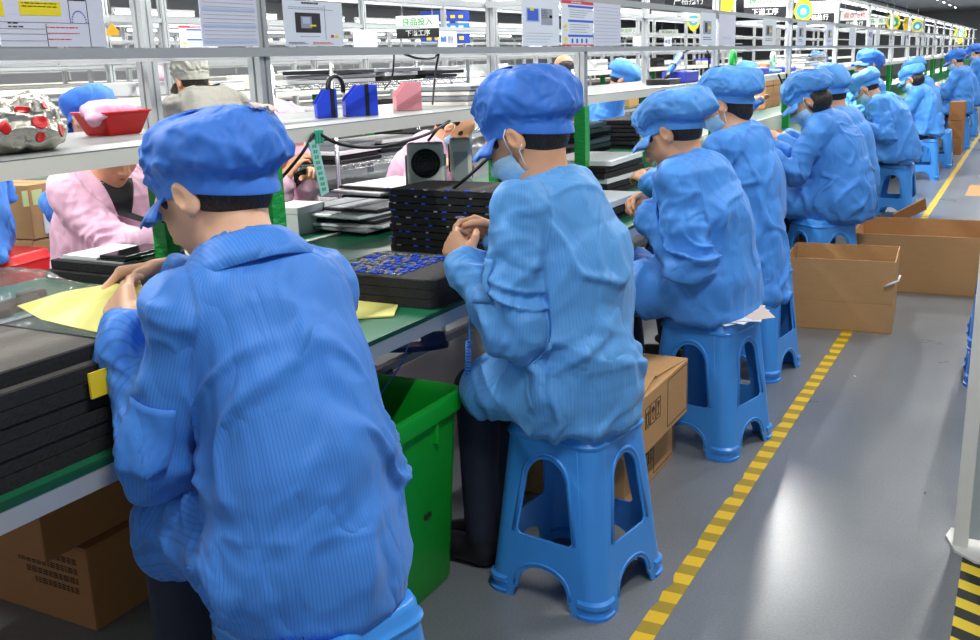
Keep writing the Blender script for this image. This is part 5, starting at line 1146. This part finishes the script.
person((-4.35, 10.0, 0), R_(95), 'capless dark haired blue worker beyond the nearest bench right of the second worker cap', coat=CB3, cap=False, lean=.1, nod=.1, sl=.98, seed=20, vox=.012, bvox=.008, mask=True)
rs = make_stool(STR, .65, .19, .14); rs.location = (-4.08, 2.93, 0); rs.rotation_euler = (0, 0, R_(10)); tag(rs, 'red plastic stool at the left edge under a blue worker', 'stool')
person((-4.12, 2.76, 0), R_(60), 'blue worker cut by the left edge sitting on a red stool', seat=.66, hem=.65, coat=CB, capm=CAPM, lean=.3, sl=.8, seed=23, vox=.010, bvox=.008, mask=False)
person((-3.95, 3.48, 0), R_(85), 'blue capped worker low behind the red tray', seat=.44, coat=CB3, capm=CAPM, lean=.15, sl=.9, seed=24, vox=.010, bvox=.008, mask=False)
person((-3.95, 4.30, 0), R_(70), 'worker in light grey shirt and grey cap seen from behind', seat=.635, coat=GREY, capm=GREYC, lean=.5, sl=1.0, seed=25, vox=.009, bvox=.007, mask=False, puff=.3, width=1.15, nod=.3)
person((-6.6, 6.2, 0), R_(-90), 'distant worker with pink cap behind the second bench', coat=PINK, capm=PINK, lean=.2, sl=.98, seed=26, vox=.014, bvox=.010, mask=False)
# ------------------------------------------------ things held and worn
V = [(-1.72, 1.24, .985), (-1.70, 1.33, .995), (-1.56, 1.335, 1.022), (-1.46, 1.32, 1.03), (-1.395, 1.235, .992), (-1.36, 1.185, .972), (-1.46, 1.185, .975), (-1.6, 1.2, .978)]
r = empty('yellow_folder', (0, 0, 0), 0, 'glossy yellow plastic sheet held by the nearest worker', 'folder')
o = mk('sheet', V, [(0, 1, 2, 7), (7, 2, 3, 6), (6, 3, 4, 5)], YEL, r); md = o.modifiers.new('s', 'SOLIDIFY'); md.thickness = .0015
o = mk('lower_sheet', [(x+.004, y+.01, z-.006) for x, y, z in V], [(0, 1, 2, 7), (7, 2, 3, 6), (6, 3, 4, 5)], YEL2, r); md = o.modifiers.new('s', 'SOLIDIFY'); md.thickness = .0015
tag(Bx('yellow_divider', YEL2, -1.372, -1.368, 1.10, 1.158, .885, .93), 'yellow sheet edge sticking out of the near left foam stack', 'sheet')
def arm_patch(W, which, t, name, m, w_, h, dirv, along=None):
    s_, e = (W['shL'], W['eL']) if which == 'L' else (W['shR'], W['eR']); c = s_+(e-s_)*t; d = nrm(A(*dirv)); ax = nrm(e-s_); u = np.cross(ax, d)
    return patch(name, W['smock'], bvh_of(W['smock']), c-d*.2, u, -ax, d, w_, h, m, 8, .0035, .002)
pk = arm_patch(W1, 'L', .72, 'sleeve_pocket', CB, .085, .12, (.95, .55, .25))
pk = arm_patch(W2, 'L', .55, 'sleeve_pocket', CB2, .075, .11, (.75, -.9, 0))
TAPEB = mat('beige_strip', 'd9c6b8', rough=.7)
for W, off, yv in ((W1, (.02, -.30, .105), (1, -.1, 0)), (W5, (-.05, -.16, .2), (.5, 1, 0))):
    patch('cap_label', W['cap'], bvh_of(W['cap']), W['hc']+W['M']@A(*off), W['M']@A(*yv), W['M']@(A(0, .25, 1) if W is W1 else A(yv[1]*-1, yv[0], .4)), W['M']@(A(0, 1, -.25) if W is W1 else A(0, .55, -1)), .085, .026, TAPEB, 8, .010, .001)
r = empty('pen', tuple(A(-1.03, 2.36, 0)+np.array(((0, -1, 0), (1, 0, 0), (0, 0, 1)))@(W2['shL']+(W2['eL']-W2['shL'])*.42+A(-.055, .07, .0))), 0, 'dark pen clipped in the sleeve pocket of the second worker', 'pen'); mb = MB(); mb.tube([(0, 0, -.03), (.004, 0, .022)], .0045, 8); mb.build('barrel', BLK, r, True); mb = MB(); mb.tube([(.004, 0, .022), (.005, 0, .034)], .0048, 8); mb.build('clip_cap', SHEET, r, True)
r = empty('small_part', (-1.345, 2.335, 1.015), .4, 'tiny silver part pinched in the fingers of the second worker', 'part'); MB().box(-.012, .012, -.006, .006, -.002, .002, .001).build('body', SILP, r); MB().box(-.008, .002, -.004, .004, .002, .003).build('chip', BLUP, r)
r = empty('yellow_piece', (-1.33, 9.1, .83), .5, 'yellow piece held by the seated worker in the middle distance', 'piece'); MB().box(-.06, .06, -.04, .04, -.01, .01, .004).build('body', YEL, r)
# wrist strap cord of the second worker
mb = MB(); pts = [(-1.275, 2.262, .90), (-1.262, 2.225, .80), (-1.258, 2.212, .72)]
for k in range(120): a = k*.9; t = k/120; pts.append((-1.26+.007*math.cos(a)-.006*t, 2.21+.007*math.sin(a)-.008*t, .71-.135*t))
pts.append((-1.27, 2.19, .555)); mb.tube(pts, .0028, 5); tag(mb.build('coiled_cord', mat('cord_blue', '3d8fe8', rough=.4), None, True), 'coiled blue grounding cord hanging from the wrist of the second worker beside the green bin', 'cord')
cable('thin blue cord looping under the bench beside the coiled cord', [(-1.55, 2.35, .735), (-1.52, 2.3, .62), (-1.56, 2.2, .5), (-1.6, 2.3, .4)], .0025, mat('cord_blue', '3d8fe8', rough=.4), 'cord')
# papers on the stool
random.seed(6)
for i in range(4):
    o = Bx('paper', (SHEET, WHITE, PAPC, TAPEB)[i], -.07, .07, -.10, .10, 0, .0015); o.location = (-.885+.012*i, 3.50+.012*i, .505+.003*i); o.rotation_euler = (R_(3), R_(4-3*i), R_(-35+22*i)); tag(o, '%s crumpled paper from the bottom on the stool of the third worker' % ORD[i], 'paper', 'papers on the stool')
# slippers on the foot bar
def slipper(x, y, z, rz, rx, label):
    r = empty('slipper', (x, y, z), rz, label, 'slipper'); r.rotation_euler = (rx, 0, rz)
    MB().prism([(.045*math.cos(a)*(1 if math.sin(a) > 0 else .85), .125*math.sin(a)) for a in np.linspace(0, 2*PI, 25)[:-1]], 0, .02).build('sole', SLIP, r)
    V = []; 
    for j in range(5):
        for i in range(9): a = PI*i/8; V.append((.047*math.cos(a), .02+.022*j-.0, .012+.05*math.sin(a)))
    o = mk('strap', V, [(j*9+i, j*9+i+1, (j+1)*9+i+1, (j+1)*9+i) for j in range(4) for i in range(8)], SLIP, r, True); md = o.modifiers.new('s', 'SOLIDIFY'); md.thickness = .004
slipper(-2.07, 3.22, .326, R_(-50), 0, 'dark blue slipper on the foot rail behind the green bin'); slipper(-2.0, 3.06, .02, R_(-60), 0, 'second dark blue slipper on the floor behind the green bin')
BLUD = mat('dark_blue_plastic', '24449c', rough=.4)
r = empty('shade_filler_tub', (-2.25, 2.75, 0), 0, 'dark blue tub added to fill the shaded space under the bench', 'tub'); V = []  # tub added so its dark colour deepens the shade under the bench
for hx, hy, z, rad in ((.16, .2, 0, .05), (.2, .26, .30, .06), (.215, .275, .302, .06), (.215, .275, .285, .06)): V += rr(hx, hy, rad, z)
o = mk('tub', V, rings_mesh(V, 28)+[tuple(range(28))[::-1]], BLUD, r, True); md = o.modifiers.new('s', 'SOLIDIFY'); md.thickness = .004; smooth_by_angle(o, 40)
# rack upright at the right edge, floor bits
STW = mat('white_steel', 'dcdcd6', rough=.4, var=.05); PANG = mat('grey_panel', 'a9b3b8', rough=.3)
r = empty('steel_frame', (-.03, 3.0, 0), 0, 'white steel frame foot with grey panel at the right edge', 'frame')
MB().box(-.062, -.022, -.02, .02, 0, 2.0, .003).build('post', STW, r); MB().box(-.03, .5, -.004, .006, .03, 1.8).build('panel', PANG, r)
mb = MB(); mb.prism([(-.075, .10), (-.085, .04), (-.055, -.05), (.0, -.10), (.08, -.11), (.3, -.11), (.3, .10)], 0, .008); mb.build('foot_plate', STW, r)
mb = MB(); random.seed(12)
tag(Bx('paper_scrap', CAR, -.52, -.36, 10.9, 11.8, 0, .003), 'flat cardboard scrap on the far aisle floor', 'cardboard')
tag(Bx('paper_scrap', WHITE, -.47, -.32, 12.6, 13.1, 0, .003), 'white scrap of paper lying beyond the cardboard scrap', 'paper')
for i, (x, y, l) in enumerate(((-.48, 2.25, 'white fleck on the floor left of the centre aisle'), (-.20, 3.35, 'dark speck on the floor near the glossy patch'), (-.60, 4.55, 'tiny white bead right beside the yellow tape'))):
    o = Bx('debris', SHEET if i != 1 else BLK, -.007, .007, -.002, .002, 0, .002); o.location = (x, y, .0); o.rotation_euler = (0, 0, i+.3); tag(o, l, 'debris')
HND = mat('marker_ink', '8a8a84', rough=.6)
text('42  43', .018, HND, B1, Matrix.Translation((2.09-1.893, .6, 0)) @ face_px(.0005, 1.72, 1.226), 'handwriting', 0, .0003)

r = empty('tablet', (-2.84, 3.585, .955), R_(-20), 'black tablet held upright by the pink worker behind the white box', 'tablet'); r.rotation_euler = (R_(20), R_(35), R_(-20))
MB().box(-.006, .004, -.07, .07, -.05, .05, .003).build('case', BLK, r); MB().box(.004, .005, -.064, .064, -.044, .044).build('screen', SCREEN, r)

CARF = CAR
for i, (x, y, z, rz, rx, w_, h, l) in enumerate(((-.93, 7.12, .34, 0, R_(-12), .10, .14, 'upright brown carton flap'), (-.66, 7.2, .33, R_(20), R_(50), .22, .16, 'slanted brown carton flap'))):
    o = Bx('carton_flap', CARF, -w_/2, w_/2, -.003, .003, 0, h); o.location = (x, y, z); o.rotation_euler = (rx, R_(0 if i == 0 else -28), rz); tag(o, l+' standing behind the wide open carton', 'cardboard')
